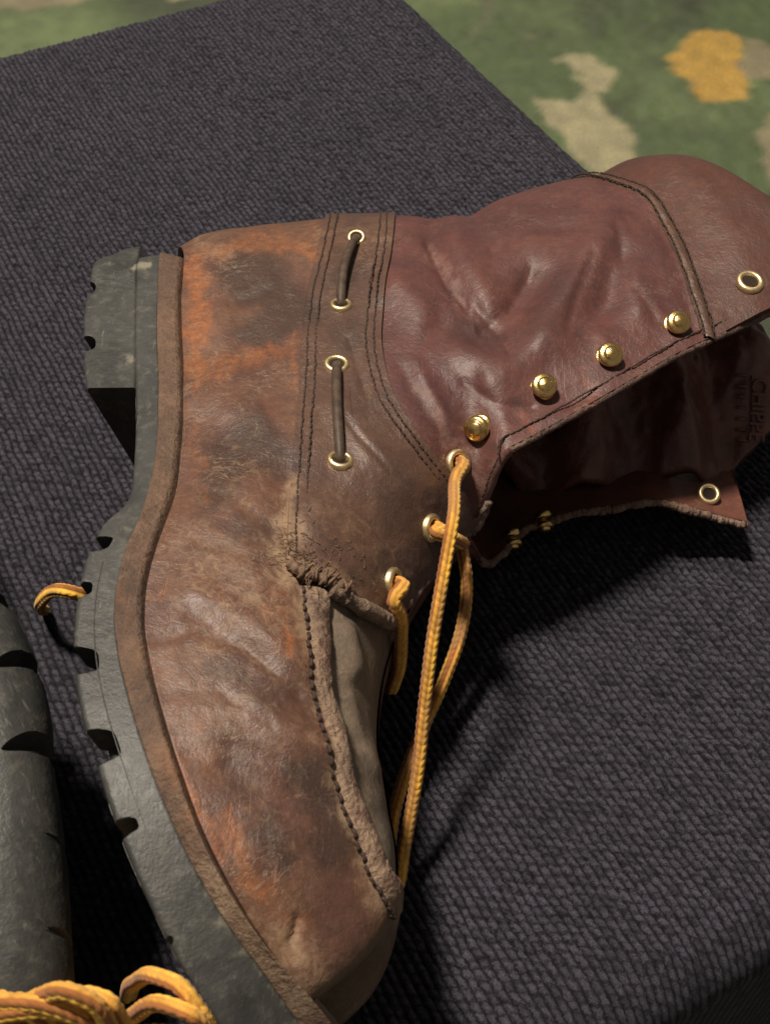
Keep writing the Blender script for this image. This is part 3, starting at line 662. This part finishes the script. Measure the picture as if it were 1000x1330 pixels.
# rolled lower edge of the ankle panel
be = np.vstack([inv([(424, 770), (440, 778), (470, 795), (500, 808)])]); c = curve(be, 60); p_, n_ = S(c[:, 0], c[:, 1], 0.0022)
v_, f_ = tube(p_, 0.0024*(0.9+0.25*vnoise(np.arange(60)*0.4, np.zeros(60), 8)), 12)
link('rolled_edge', v_, f_, M['ridge'], boot, attrs={'wear': wear(v_)*0+[0, .6, .6]})
fe2 = curve(inv(FRONT), 80); p_, n_ = S(fe2[:, 0], fe2[:, 1], 0.0020)
v_, f_ = tube(p_, 0.0016*(0.8+0.5*vnoise(np.arange(80)*0.6, np.zeros(80), 4)), 8)
link('front_edge', v_, f_, M['raw'], boot, attrs={'wear': wear(v_)*0+[0, .7, .5]})

# ------------------------------------------------------------------ sole: welt, outsole, heel
SQ = np.r_[qa]
def z_at(q, grow): return zmid(np.zeros_like(q), q)+Wfun(np.zeros_like(q), q)+grow
A_PX = WA-[5, 0]
B_PX = np.array([(206, 332), (204, 375), (203, 435), (205, 500), (203, 565), (195, 625), (177, 680), (158, 725), (148, 785), (152, 845), (166, 905), (187, 975), (217, 1055), (254, 1135), (298, 1212), (352, 1290)], float)
C_PX = np.array([(176, 338), (174, 380), (173, 440), (174, 505), (173, 580), (163, 650), (128, 685), (106, 735), (96, 790), (93, 845), (101, 915), (123, 990), (152, 1080), (190, 1170), (236, 1262), (292, 1352)], float)
GR = 0.0055
zq = z_at(qa, GR)
pA = P(A_PX[:, 0], A_PX[:, 1], zq); pB = P(B_PX[:, 0], B_PX[:, 1], zq-0.0005); pC = P(C_PX[:, 0], C_PX[:, 1], zq-0.001)
def sole_curves(nq):
    """plan curves of welt inner edge, welt/rubber line and tread line, with half widths; extended round heel back and toe"""
    qq = np.linspace(0, 1, nq); ex0 = np.array([0.0]); ex1 = np.array([1.0])
    def extend(p):
        d0 = p[0]-p[1]; d0 /= np.linalg.norm(d0); d1 = p[-1]-p[-2]; d1 /= np.linalg.norm(d1)
        a = p[0]+d0*0.016; b = p[-1]+d1*0.026
        return np.vstack([a, p, b])
    qs = np.r_[-0.045, qa, 1.03]
    t = np.linspace(qs[0], qs[-1], nq)
    zm_ = zmid(np.zeros(nq), np.clip(t, 0, 1))
    q2 = cub([qs[0], 0.10, 0.3, 0.5, 0.7, 0.86, qs[-1]], [0, 0.095, 0.3, 0.5, 0.7, 0.85, 1], t)
    q2 = np.clip(q2, 0, 1); W = Wfun(np.zeros(nq), q2)+GR*np.power(np.clip(np.minimum(q2, 1-q2)*14, 0, 1), 0.5)
    return t, zm_, W, [cub(qs, extend(p), t) for p in (pA, pB, pC)]
NS = 900
ts, zms, Ws, (cA, cB, cC) = sole_curves(NS)
arc = np.r_[0, np.cumsum(np.linalg.norm(np.diff(cC[:, :2], axis=0), axis=1))]
pxC = proj(np.c_[cC[:, :2], zms+Ws])
def slab(name, inner, outer, zt, zb, mat, rows=10, rnd_in=0.0008, rnd_out=0.002, parent=boot, full=None, top=None, sh=0.20):
    """solid between two plan curves; top at zt, bottom at zb, rounded long edges"""
    n = len(inner); a = np.linspace(0, 1, rows)
    wdt = np.linalg.norm(outer[:, :2]-inner[:, :2], axis=1)+1e-9
    dd = outer[:, :2]-inner[:, :2]
    W0 = wdt if full is None else np.linalg.norm(full[:, :2]-inner[:, :2], axis=1)+1e-9
    if full is not None:
        ddu = (full[:, :2]-inner[:, :2])/W0[:, None]; wdt = np.clip(((outer-inner)[:, :2]*ddu).sum(1), 0.001, None); dd = ddu*wdt[:, None]
    prof = []
    s = np.r_[0, 0.0, a[1:-1], 1, 1]
    ring = []
    def drop(sv):
        di = sv*wdt; do = W0-sv*wdt
        r = np.where(di < rnd_in, rnd_in-np.sqrt(np.clip(rnd_in**2-(rnd_in-di)**2, 0, None)), 0)
        return r+np.where(do < rnd_out, rnd_out-np.sqrt(np.clip(rnd_out**2-(rnd_out-do)**2, 0, None)), 0)
    fr_ = np.unique(np.r_[np.linspace(0, 1, rows)])
    xs = [np.zeros(n), np.minimum(rnd_in*0.3/wdt, .3), np.minimum(rnd_in/wdt, .4)]
    for f in np.linspace(0, 1, rows)[1:-1]: xs.append(np.clip(f*(W0-rnd_out)/wdt, rnd_in/wdt, 1-rnd_out/wdt))
    xs += [np.maximum(1-rnd_out/wdt, .5), np.maximum(1-rnd_out*0.6/wdt, .6), np.maximum(1-rnd_out*0.3/wdt, .7), np.maximum(1-rnd_out*0.08/wdt, .8), np.ones(n)]
    for x in xs: ring.append(np.c_[inner[:, :2]+dd*x[:, None], np.maximum(zt-drop(x), zb)])
    for x in xs[::-1]: ring.append(np.c_[inner[:, :2]+dd*x[:, None], np.minimum(zb+np.minimum(drop(x), 0.12*(zt-zb)), zt)])
    V = np.stack(ring, 1); m = V.shape[1]
    V[..., 0] += np.maximum((zt if top is None else top)[:, None]-V[..., 2], 0)*sh
    F = grid_faces(n, m, False, True)
    Vf = V.reshape(-1, 3)
    caps = [np.array([[0*m+k, 0*m+(k+1) % m, 0*m+(m-2-k) % m, 0*m+(m-1-k) % m] for k in range(m//2-1)])]
    caps.append(np.array([[(n-1)*m+(m-1-k) % m, (n-1)*m+(m-2-k) % m, (n-1)*m+(k+1) % m, (n-1)*m+k] for k in range(m//2-1)]))
    F = np.concatenate([F]+caps)
    return Vf, F
def put(name, parts, mat, parent=boot):
    V, F = merge(parts); o = link(name, V, F, mat, parent, attrs={'wear': wear(V)}); o.data.set_sharp_from_angle(angle=math.radians(38)); return o
zt = zms+Ws; zb = np.maximum(zms-Ws*0.97, 0.0015)
ins = cA.copy(); dirn = cA[:, :2]-cC[:, :2]; dirn /= np.linalg.norm(dirn, axis=1)[:, None]
put('welt', [slab('w', cA, cB+(cB-cA)*0.0, zt, zb, M['welt'], 8, 0.0012, 0.0009)], M['welt'])
fill_in = cA.copy(); fill_in[:, :2] += dirn*np.interp(ts, [0, .02, .75, .88], [.003, .012, .010, .0015])[:, None]
put('shaded_groove_fill', [slab('i', fill_in, cA-np.c_[dirn*0.001, np.zeros(NS)], np.maximum(zt-0.014, zms+0.0002), np.minimum(zb+0.006, zms-0.0002), M['dark_fill'], 4, 0.0005, 0.0005, top=zt)], M['dark_fill'])  # filler in the welt groove, its near-black colour paints the shade there
# outsole with lug notches cut into the tread edge
def notches(px, base, items, sign=1):
    """depth (m) to pull the tread edge in, per column"""
    d = np.zeros(len(px))
    for (y0, y1, dep, pw) in items:
        yc, hw = (y0+y1)/2, (y1-y0)/2
        x = np.abs(px[:, 1]-yc)/hw
        d = np.maximum(d, dep*np.power(np.clip(1-np.power(np.clip(x, 0, 1), pw), 0, 1), 0.5))
    return d
NOT = [(693, 714, .0062, 5), (752, 772, .0045, 4), (836, 872, .0068, 5), (945, 990, .0074, 5), (1063, 1086, .0058, 4), (1215, 1226, .002, 3)]
dn = notches(pxC, cC, NOT)
wob = 0.0007*(fbm(arc*90, arc*0, 3)-0.47)
outer = cC.copy(); outer[:, :2] += dirn*(dn+wob)[:, None]
# the sole thins out at the waist: its tread line is the shank there
inn = cB+(cA-cB)*0.06; inn[:, 2] = cB[:, 2]
deep = 0.011
core = cC.copy(); core[:, :2] += dirn*0.0016
NSl = slice(0, NS)
zt2 = zt-0.0012
rim = slab('r', inn, outer, zt2, np.maximum(zt2-deep, zms+0.0004), M['rubber'], 16, 0.0006, 0.0018, full=cC)
cores = slab('c', inn, core, np.maximum(zt2-deep*0.93, zms+0.0008), zb+0.0002, M['rubber'], 6, 0.0006, 0.002, top=zt2)
put('outsole', [rim, cores], M['rubber'])
# mould line on the outsole wall
k = (pxC[:, 1] > 730) & (pxC[:, 1] < 1330)
ml = (cB*0.52+cC*0.48)[k]; v_, f_ = tube(np.c_[ml[:, :2], zt2[k]-0.0001], 0.00022, 6); link('mould_line', v_, f_, M['rubber'], boot, attrs={'wear': wear(v_)*0+[0, 0, .12]})
# heel block
HB = np.array([(180, 331), (177, 345), (177, 375), (176, 410), (176, 445), (176, 480), (175, 503)], float)
HT = np.array([(150, 331), (124, 340), (114, 375), (108, 410), (108, 445), (108, 480), (112, 507)], float)
hy = np.linspace(0, 1, 260); pq = np.interp(HB[:, 1], WA[:, 1], qa)
zh = z_at(np.maximum(pq, qa[1]*1.0), GR-0.0022); zh[0] -= 0.004
hb = resample(P(HB[:, 0], HB[:, 1], zh), 260); ht = resample(P(HT[:, 0], HT[:, 1], zh-0.0012), 260)
dirh = hb[:, :2]-ht[:, :2]; dirh /= np.linalg.norm(dirh, axis=1)[:, None]
pxh = proj(ht); dh = notches(pxh, ht, [(368, 386, .0032, 2.5), (438, 459, .0045, 3)])
# continue round the back of the heel
ext = 40
a_ = np.linspace(1, 0, ext, endpoint=False)
def back(c, L):
    d = c[0]-c[12]; d = d/np.linalg.norm(d); q = c[0]+d*L*a_[:, None]; return np.vstack([q, c])
hbE = back(hb, 0.024); htE = back(ht+np.c_[dirh*dh[:, None], np.zeros(260)], 0.018)
mz = 0.047; Wt = np.r_[(hb[0, 2]-mz)*np.sqrt(np.clip(1-a_**2, 0.0004, 1)), hb[:, 2]-mz]
put('heel_block', [slab('h', hbE, htE, mz+Wt, np.maximum(mz-Wt*0.97, 0.002), M['rubber'], 16, 0.0006, 0.0016, full=back(ht, 0.018), sh=0.26)], M['rubber'])
# ------------------------------------------------------------------ stitching
def stitches(name, cl_vt, pitch, length, rad, off, mat, side=0.0, wig=0.0002, parent=boot):
    c = curve(cl_vt, 600); p, n = S(c[:, 0], c[:, 1], off)
    T = np.gradient(p, axis=0); T /= np.linalg.norm(T, axis=1)[:, None]; p = p+np.cross(n, T)*side
    d = np.r_[0, np.cumsum(np.linalg.norm(np.diff(p, axis=0), axis=1))]
    parts = []
    for s in np.arange(pitch*0.5, d[-1]-length, pitch):
        jt = random.uniform(-wig, wig)
        q = np.array([[np.interp(s+length*f, d, p[:, k]) for k in range(3)] for f in (0, .25, .5, .75, 1)])
        nn = np.array([np.interp(s, d, n[:, k]) for k in range(3)]); b = np.cross(nn, q[-1]-q[0]); b /= np.linalg.norm(b)+1e-12
        q = q+b*jt+nn*(np.array([-0.4, .35, .5, .35, -0.4])*rad)[:, None]
        parts.append(tube(q, rad*random.uniform(.85, 1.1), 6))
    V, F = merge(parts); o = link(name, V, F, mat, parent); o['kind'] = 'stuff'
    return o
s1p = s1[1:]; s2p = s2[1:-1]
stitches('stitching', s1p, 0.0023, 0.0019, 0.00034, 0.0034, M['thread'], side=0.0022)
stitches('stitching', s1p, 0.0023, 0.0019, 0.00034, 0.0034, M['thread'], side=0.0050)
stitches('stitching', s2p, 0.0023, 0.0019, 0.00034, 0.0034, M['thread'], side=-0.0026)
stitches('stitching', s2p, 0.0023, 0.0019, 0.00034, 0.0034, M['thread'], side=-0.0052)
stitches('stitching', st[1:], 0.0022, 0.0018, 0.00032, 0.0033, M['thread'], side=0.0018)
stitches('stitching', st[1:], 0.0022, 0.0018, 0.00032, 0.0033, M['thread'], side=-0.0018)
stitches('stitching', fe[4:-2], 0.0024, 0.0020, 0.00034, 0.0021, M['thread'], side=0.0038)
stitches('stitching', (vtl*0.93+vtr*0.07), 0.0031, 0.0021, 0.00050, 0.0022, M['thread'], wig=0.0004)
wq = np.linspace(0.05, 0.9, 60); wl = np.stack([np.full(60, 0.12), np.arccos(1-2*wq)], -1)
stitches('welt_stitching', wl[22:36], 0.0036, 0.0017, 0.00034, 0.0014, M['dusty_thread'])

# ------------------------------------------------------------------ hardware
EYE = [(0.0012, -0.0012), (0.0023, -0.0010), (0.0024, 0.0002), (0.0027, 0.0008), (0.0033, 0.0010), (0.0039, 0.0007), (0.0042, 0.0001), (0.0042, -0.0008)]
def eyelet(px, py, off, sc=1.0, tilt=None, dark_fill=True, pos=None, nrm=None):
    p, n = surf(px, py, off) if pos is None else (np.array(pos), np.array(nrm, float))
    if tilt is not None: n = n+np.array(tilt); n = n/np.linalg.norm(n)
    v, f = lathe(np.array(EYE)*sc, 40, p, n); o = link('eyelet', v, f, M['eyelet'], boot)
    v, f = lathe(np.array([(0.00001, 0.0001), (0.0026, 0.0001)])*sc, 24, p, n); link('eyelet_shade_disc', v, f, M['dark_fill'], o)  # flat dark disc paints the shade inside the eyelet
    return p, n
E = {}
for k, (x, y, off, sc, tilt) in {
    'a': (464, 322, .0044, .80, (0, -.5, .2)), 'b': (443, 406, .0036, .92, (0, .15, 0)), 'c': (437, 483, .0034, 1.0, None), 'd': (440, 607, .0034, .98, (0, .15, 0)),
    'e': (587, 602, .0036, 1.1, None), 'f': (549, 685, .0036, 1.1, (.3, -.1, 0)), 'g': (499, 757, .0036, 1.08, (.3, -.1, 0)), 'h': (968, 378, .0050, 1.15, None)}.items():
    E[k] = eyelet(x, y, off, sc, tilt)
HOOK = [(0.0049, -0.0020), (0.0049, 0.0003), (0.0043, 0.0008), (0.0030, 0.0010), (0.0026, 0.0015), (0.0028, 0.0021), (0.0038, 0.0025), (0.0045, 0.0033), (0.0047, 0.0042), (0.0045, 0.0050), (0.0040, 0.0056), (0.0030, 0.0058), (0.0027, 0.0059), (0.0025, 0.0066), (0.0019, 0.0070), (0.00001, 0.0072)]
for x, y in ((627, 557), (703, 509), (788, 469), (875, 427)):
    p, n = surf(x, y, 0.0019); n = n+np.array([0.02, -0.42, 0]); n /= np.linalg.norm(n)
    v, f = lathe(np.array(HOOK)*[0.90, 0.80], 40, p, n); link('lace_hook', v, f, M['brass'], boot)
for vx in (10.1, 10.9):
    i = int(np.argmin(abs(LQ_v-vx))); p = LQ_low[i]+np.array([0, 0.002, 0.001])
    v, f = lathe(np.array(HOOK)*0.75, 24, p, (0.1, -1, -0.15)); link('lace_hook', v, f, M['brass'], boot)
i = int(np.argmin(abs(LQ_v-14.5))); eyelet(0, 0, 0, 1.0, pos=LQ_edge[i]+np.array([-0.002, 0.009, 0.0012]), nrm=(0.05, -0.35, 1))

# rawhide cords through the eyelet pairs
def cord(a, b, bulge, side):
    (p0, n0), (p1, n1) = E[a], E[b]; t = np.linspace(0, 1, 40)[:, None]
    h = np.sin(np.pi*t)**0.5*bulge-0.0008
    q = p0*(1-t)+p1*t+n0*h+np.array([side, 0, 0])*np.sin(np.pi*t)
    v, f = tube(q, 0.0016, 12); link('rawhide_cord', v, f, M['cord'], boot)
cord('a', 'b', 0.0042, -0.0012); cord('c', 'd', 0.0046, -0.0006)

# ------------------------------------------------------------------ laces
GOLD, AMB, RUST, TANL = np.array(S2L(232, 180, 66)[:3]), np.array(S2L(206, 150, 62)[:3]), np.array(S2L(146, 90, 44)[:3]), np.array(S2L(158, 116, 72)[:3])
def lace(name, pts, r=0.0024, flat=0.85, worn=0.4, parent=None, twist=6.0, taper=None):
    pts = np.asarray(pts, float); L = np.linalg.norm(np.diff(pts, axis=0), axis=1).sum()
    n = max(int(L/0.00045), 12); p = resample(pts, n); T, N, B = frames(p); m = 30
    s = np.linspace(0, L, n)[:, None]; ph = np.linspace(0, 2*np.pi, m, endpoint=False)[None]
    cols = 6; c = ph/(2*np.pi)*cols+0*s; ci = np.floor(c); fc = c-ci; par = np.mod(ci, 2)
    ls = 0.0023; k = s/ls+np.where(par > 0, fc, 1-fc)*0.75; ki = np.floor(k); fk = k-ki
    h = np.power(np.clip(np.sin(np.pi*fc), 0, 1), 0.5)*np.power(np.clip(np.sin(np.pi*fk), 0, 1), 0.5)
    rr = r*(0.80+0.24*h)
    if taper is not None: rr = rr*np.interp(np.linspace(0, 1, n), taper[0], taper[1])[:, None]
    a = ph+s*twist
    V = p[:, None]+(rr*np.cos(a))[..., None]*N[:, None]+(rr*flat*np.sin(a))[..., None]*B[:, None]
    rnd = hash2(ki, ci, 3)
    base = np.where((np.mod(ci, 3) == 0)[..., None], RUST, np.where((np.mod(ci, 3) == 1)[..., None], GOLD, AMB))
    base = base*(0.8+0.4*rnd)[..., None]
    w = worn*sstep(0.35, 0.6, fbm(s*60, ph, 5)); base = base*(1-w[..., None])+TANL*w[..., None]
    V = V.reshape(-1, 3); F = grid_faces(n, m, False, True)
    # close the ends
    cap = []
    for e, st_ in ((0, 0), (n-1, (n-1)*m)):
        ctr = len(V); V = np.vstack([V, p[e]]); base = np.concatenate([base.reshape(-1, 3), [TANL]]) if base.ndim > 2 else np.vstack([base, TANL])
        for q in range(m): cap.append([st_+q, st_+(q+1) % m, ctr, ctr])
    o = link(name, V, F, M['lace'], parent, attrs={'col': base})
    return o
def pp(lst): return np.array([P(x, y, z) for x, y, z in lst])
pe_, ne_ = E['e']; pf, nf = E['f']; pg, ng = E['g']
lead = np.vstack([pe_-ne_*0.004+[0, .001, 0], pe_+ne_*0.0022, pp([(592, 622, pe_[2]+.0045), (589, 670, .088), (577, 740, .080), (562, 830, .066), (551, 920, .050), (543, 1000, .036), (533, 1060, .025), (524, 1110, .017), (519, 1145, .011), (512, 1165, .007)])])
lace('lace', lead, 0.0023, worn=0.7, parent=boot, twist=3)
lace('lace', pp([(596, 690, .052), (606, 760, .040), (600, 815, .032), (578, 880, .024), (552, 940, .018), (528, 1000, .014), (511, 1060, .010), (505, 1100, .006)]), 0.0025, worn=0.9, parent=boot, twist=3)
lace('lace', np.vstack([pf-nf*0.004, pf+nf*0.0018+[.001, 0, 0], pp([(565, 692, pf[2]+.003), (585, 698, pf[2]-.001), (602, 706, pf[2]-.012)])]), 0.0024, worn=0.1, parent=boot)
lace('lace', np.vstack([pg-ng*0.004, pg+ng*0.0018+[.001, -.001, 0], pp([(512, 778, pg[2]+.001), (520, 800, pg[2]-.006), (521, 830, pg[2]-.018), (519, 866, pg[2]-.032), (510, 895, pg[2]-.046)])]), 0.0024, worn=0.35, parent=boot)

# ------------------------------------------------------------------ tongue seen inside the open shaft
def tongue():
    vv = np.linspace(7.0, 16.0, 150); qq = np.linspace(0.25, 1.08, 120); A, Q = np.meshgrid(vv, qq, indexing='ij')
    b = cub(VI, bk, A); f = cub(VI, fr, A); p = b*(1-Q)[..., None]+f*Q[..., None]
    z = 0.044+0.006*np.interp(A, [7, 9, 12, 16], [0.6, .2, 0.1, 0.5])-0.020*Q**4
    z = z+0.003+0.008*np.sin(A*3.6+2.2*Q)*np.exp(-((A-11.5)/3.2)**2)*Q+0.020*(fbm(A*1.3, Q*4, 31)-0.47)
    p[..., 2] = z
    p[..., :2] += ((np.clip(Q, 0, 1)-Q)*np.interp(A, [9, 12], [1.0, 0.0])+(np.interp(A, [7, 9.5, 11.3], [-.42, -.38, -.20])+np.interp(A, [11.3, 14], [0, .20]))*Q**2)[..., None]*(f-b)[..., :2]
    lo = p.copy(); lo[..., 2] -= 0.004; V = np.concatenate([p.reshape(-1, 3), lo.reshape(-1, 3)]); n, m = A.shape
    i = np.arange(n-1)*m+m-1; e = np.stack([i, i+m, i+m+n*m, i+n*m], -1)
    globals()['TG'] = p
    link('tongue', V, np.concatenate([grid_faces(n, m), grid_faces(n, m)[:, ::-1]+n*m, e]), M['inside'], boot, attrs={'wear': wear(V)*0})
tongue()
def on_tongue(px, py):
    q = proj(TG).reshape(-1, 2); t3 = TG.reshape(-1, 3); d = ((q-[px, py])**2).sum(1); k = np.argsort(d)[:6]
    w = 1/(d[k]+1); return (t3[k]*w[:, None]).sum(0)/w.sum()
def embossing():
    # raised lettering that runs down the tongue at the right edge of the picture, with a stitched line beside it
    a, b = on_tongue(987, 492), on_tongue(985, 575); run = b-a; L = np.linalg.norm(run); run /= L
    cu = bpy.data.curves.new('embossed_lettering', 'FONT'); cu.body = 'CHIPPE'; cu.size = 0.0085; cu.extrude = 0.0004; cu.bevel_depth = 0.00015; cu.resolution_u = 3
    tmp = bpy.data.objects.new('embossed_lettering', cu); COL.objects.link(tmp)
    me = bpy.data.meshes.new_from_object(tmp.evaluated_get(bpy.context.evaluated_depsgraph_get())); bpy.data.objects.remove(tmp)
    n = len(me.vertices); v = np.empty(n*3); me.vertices.foreach_get('co', v); v = v.reshape(-1, 3)
    v[:, 0] *= L/max(v[:, 0].max(), 1e-6)
    up = np.cross([0, 0, 1.0], run); nr = np.array([0, -0.3, 1.0]); nr -= run*(nr@run); nr /= np.linalg.norm(nr); up = np.cross(nr, run); up /= np.linalg.norm(up)
    w = a+v[:, :1]*run+(v[:, 1:2]-0.003)*up+(v[:, 2:]+0.0006)*nr
    me.vertices.foreach_set('co', w.astype(np.float32).ravel()); me.materials.clear(); me.materials.append(M['inside'])
    o = bpy.data.objects.new('embossed_lettering', me); COL.objects.link(o); o.parent = boot
    for x, tick in ((975, 0), (962, 1)):
        pts = np.array([on_tongue(x, y) for y in np.linspace(488, 572, 13)])+nr*0.0008
        if tick: parts = [tube(np.array([q-up*0.0022, q+nr*0.0004, q+up*0.0022]), 0.0005, 6) for q in pts[::2]]
        else: parts = [tube(pts[k:k+2]*1.0, 0.0003, 6) for k in range(12)]
        V, F = merge(parts); q = link('stitching', V, F, M['inside'] if tick else M['thread'], boot, attrs={'wear': np.zeros((len(V), 3))}); q['kind'] = 'stuff'
embossing()

# ------------------------------------------------------------------ bar tack and frayed threads at the end of the toe seam
def tack():
    parts = []
    path = inv([(368, 742), (384, 752), (404, 757), (424, 764), (438, 772)]); c = curve(path, 40); p, n = S(c[:, 0], c[:, 1], 0.0036)
    parts.append(tube(p, 0.0016*(0.7+0.7*vnoise(np.arange(40)*0.5, np.zeros(40), 2)), 12))
    for k in range(11):
        i = random.randrange(2, 38); q = p[i]; d = np.array([random.uniform(-1, 1), 1, 0]); s = np.linspace(-1, 1, 9)
        arcp = q+np.outer(s, d)*0.0022+np.outer(np.sqrt(np.clip(1-s*s, 0, 1)), n[i])*0.0014+n[i]*0.0006
        parts.append(tube(arcp, 0.00045, 6))
    V, F = merge(parts); link('bar_tack', V, F, M['dusty_thread'], boot)
    parts = []
    for k in range(160):
        x = random.gauss(402, 26); y = random.gauss(738, 18)
        if random.random() < 0.3: x, y = random.gauss(365, 10), random.gauss(715, 14)
        p, n = surf(x, y, 0.0035); a = random.uniform(0, 6.28); L = random.uniform(.0008, .0028)
        d = np.array([math.cos(a), math.sin(a), 0]); d -= n*(d@n); s = np.linspace(0, 1, 9)[:, None]; b = np.cross(n, d)*random.uniform(-.6, .6)
        parts.append(tube(p+d*L*s+b*L*s*s+n*0.0004*np.sin(s*3.1), random.uniform(.00006, .00013), 5))
    V, F = merge(parts); o = link('frayed_threads', V, F, M['dusty_thread'], boot); o['kind'] = 'stuff'
tack()

# ------------------------------------------------------------------ loose lace bundle in front of the soles, and a lace end behind
def coil(pts, r=0.0026): return pp(pts)
loops = [
    [(-60, 1330, .108), (0, 1318, .112), (60, 1312, .114), (110, 1322, .112), (150, 1348, .104), (170, 1390, .09)],
    [(-60, 1306, .112), (0, 1302, .114), (50, 1304, .116), (95, 1318, .114), (130, 1345, .106), (150, 1390, .09)],
    [(36, 1310, .104), (58, 1294, .116), (86, 1288, .121), (116, 1300, .119), (140, 1332, .110), (150, 1390, .09)],
    [(102, 1306, .100), (120, 1294, .112), (138, 1300, .113), (156, 1324, .106), (172, 1380, .09)],
    [(166, 1294, .050), (178, 1275, .082), (205, 1269, .098), (236, 1283, .102), (258, 1312, .098), (285, 1360, .080)],
    [(160, 1345, .070), (178, 1317, .090), (208, 1304, .100), (244, 1316, .102), (275, 1345, .090), (292, 1390, .07)],
    [(-60, 1350, .100), (10, 1336, .104), (70, 1332, .106), (120, 1348, .100), (160, 1400, .08)],
    [(-60, 1372, .092), (20, 1356, .096), (90, 1356, .098), (150, 1385, .086)],
    [(-50, 1292, .108), (-10, 1296, .110), (30, 1310, .112), (60, 1330, .108), (80, 1370, .095)],
    [(100, 1390, .06), (150, 1360, .075), (210, 1342, .088), (250, 1350, .088), (290, 1400, .07)],
]
bundle = bpy.data.objects.new('lace_bundle', None); COL.objects.link(bundle)
for lp in loops: lace('lace_strand', pp(lp), 0.0023, flat=0.8, worn=0.10, parent=bundle, twist=4)
tag(bundle, 'bundle of loose golden braided bootlace at the bottom left between the soles', 'bootlace')
le = lace('lace_end', pp([(58, 792, .003), (53, 790, .012), (53, 782, .023), (66, 769, .032), (92, 769, .040), (112, 775, .036), (130, 785, .026)]), 0.0024, flat=0.8, worn=0.05, twist=4)
tag(le, 'short golden lace loop poking out behind the rubber sole', 'bootlace')

# ------------------------------------------------------------------ the other boot: mirrored copies of the sole and upper
other = bpy.data.objects.new('work_boot', None); COL.objects.link(other)
tag(other, 'second boot at the left edge showing only its grey rubber sole', 'boot', 'pair of work boots')
for o in list(boot.children):
    if o.name.split('.')[0] in ('vamp', 'gusset', 'lower_quarter', 'ankle_panel', 'shaft_panel', 'collar', 'welt', 'heel_block', 'toe_seam_ridge', 'mould_line', 'collar_band', 'flap_edge', 'tongue', 'stitching'):
        c = o.copy(); COL.objects.link(c); c.parent = other
dn2 = notches(pxC, cC, [(693, 714, .010, 2.5), (752, 772, .010, 2.5), (840, 868, .013, 2.2), (950, 980, .014, 1.6), (1074, 1082, .005, 2), (1178, 1187, .006, 2)])
wide = cC.copy(); wide[:, :2] -= dirn*0.015; cut = wide.copy(); cut[:, :2] += dirn*(dn2+wob)[:, None]
put('outsole', [slab('r', inn, cut, zt2+0.002, np.maximum(zt2-0.022, zms+0.0004), M['rubber'], 24, 0.0006, 0.018, full=wide),
                slab('c', inn, wide+np.c_[dirn*0.016, np.zeros(NS)], np.maximum(zt2-0.021, zms+0.0008), zb+0.0002, M['rubber'], 6, 0.0006, 0.004, top=zt2)], M['rubber'], other)
ang = math.radians(36)
other.scale = (-1, 1, 1); other.rotation_euler = (0, 0, ang)
ball = np.array(P(112, 967, 0.102)); tgt = P(14, 985, 0.102)
mb = np.array([-ball[0], ball[1]]); ca, sa = math.cos(ang), math.sin(ang)
rb = np.array([ca*mb[0]-sa*mb[1], sa*mb[0]+ca*mb[1]])
other.location = (tgt[0]-rb[0], tgt[1]-rb[1], 0.0)
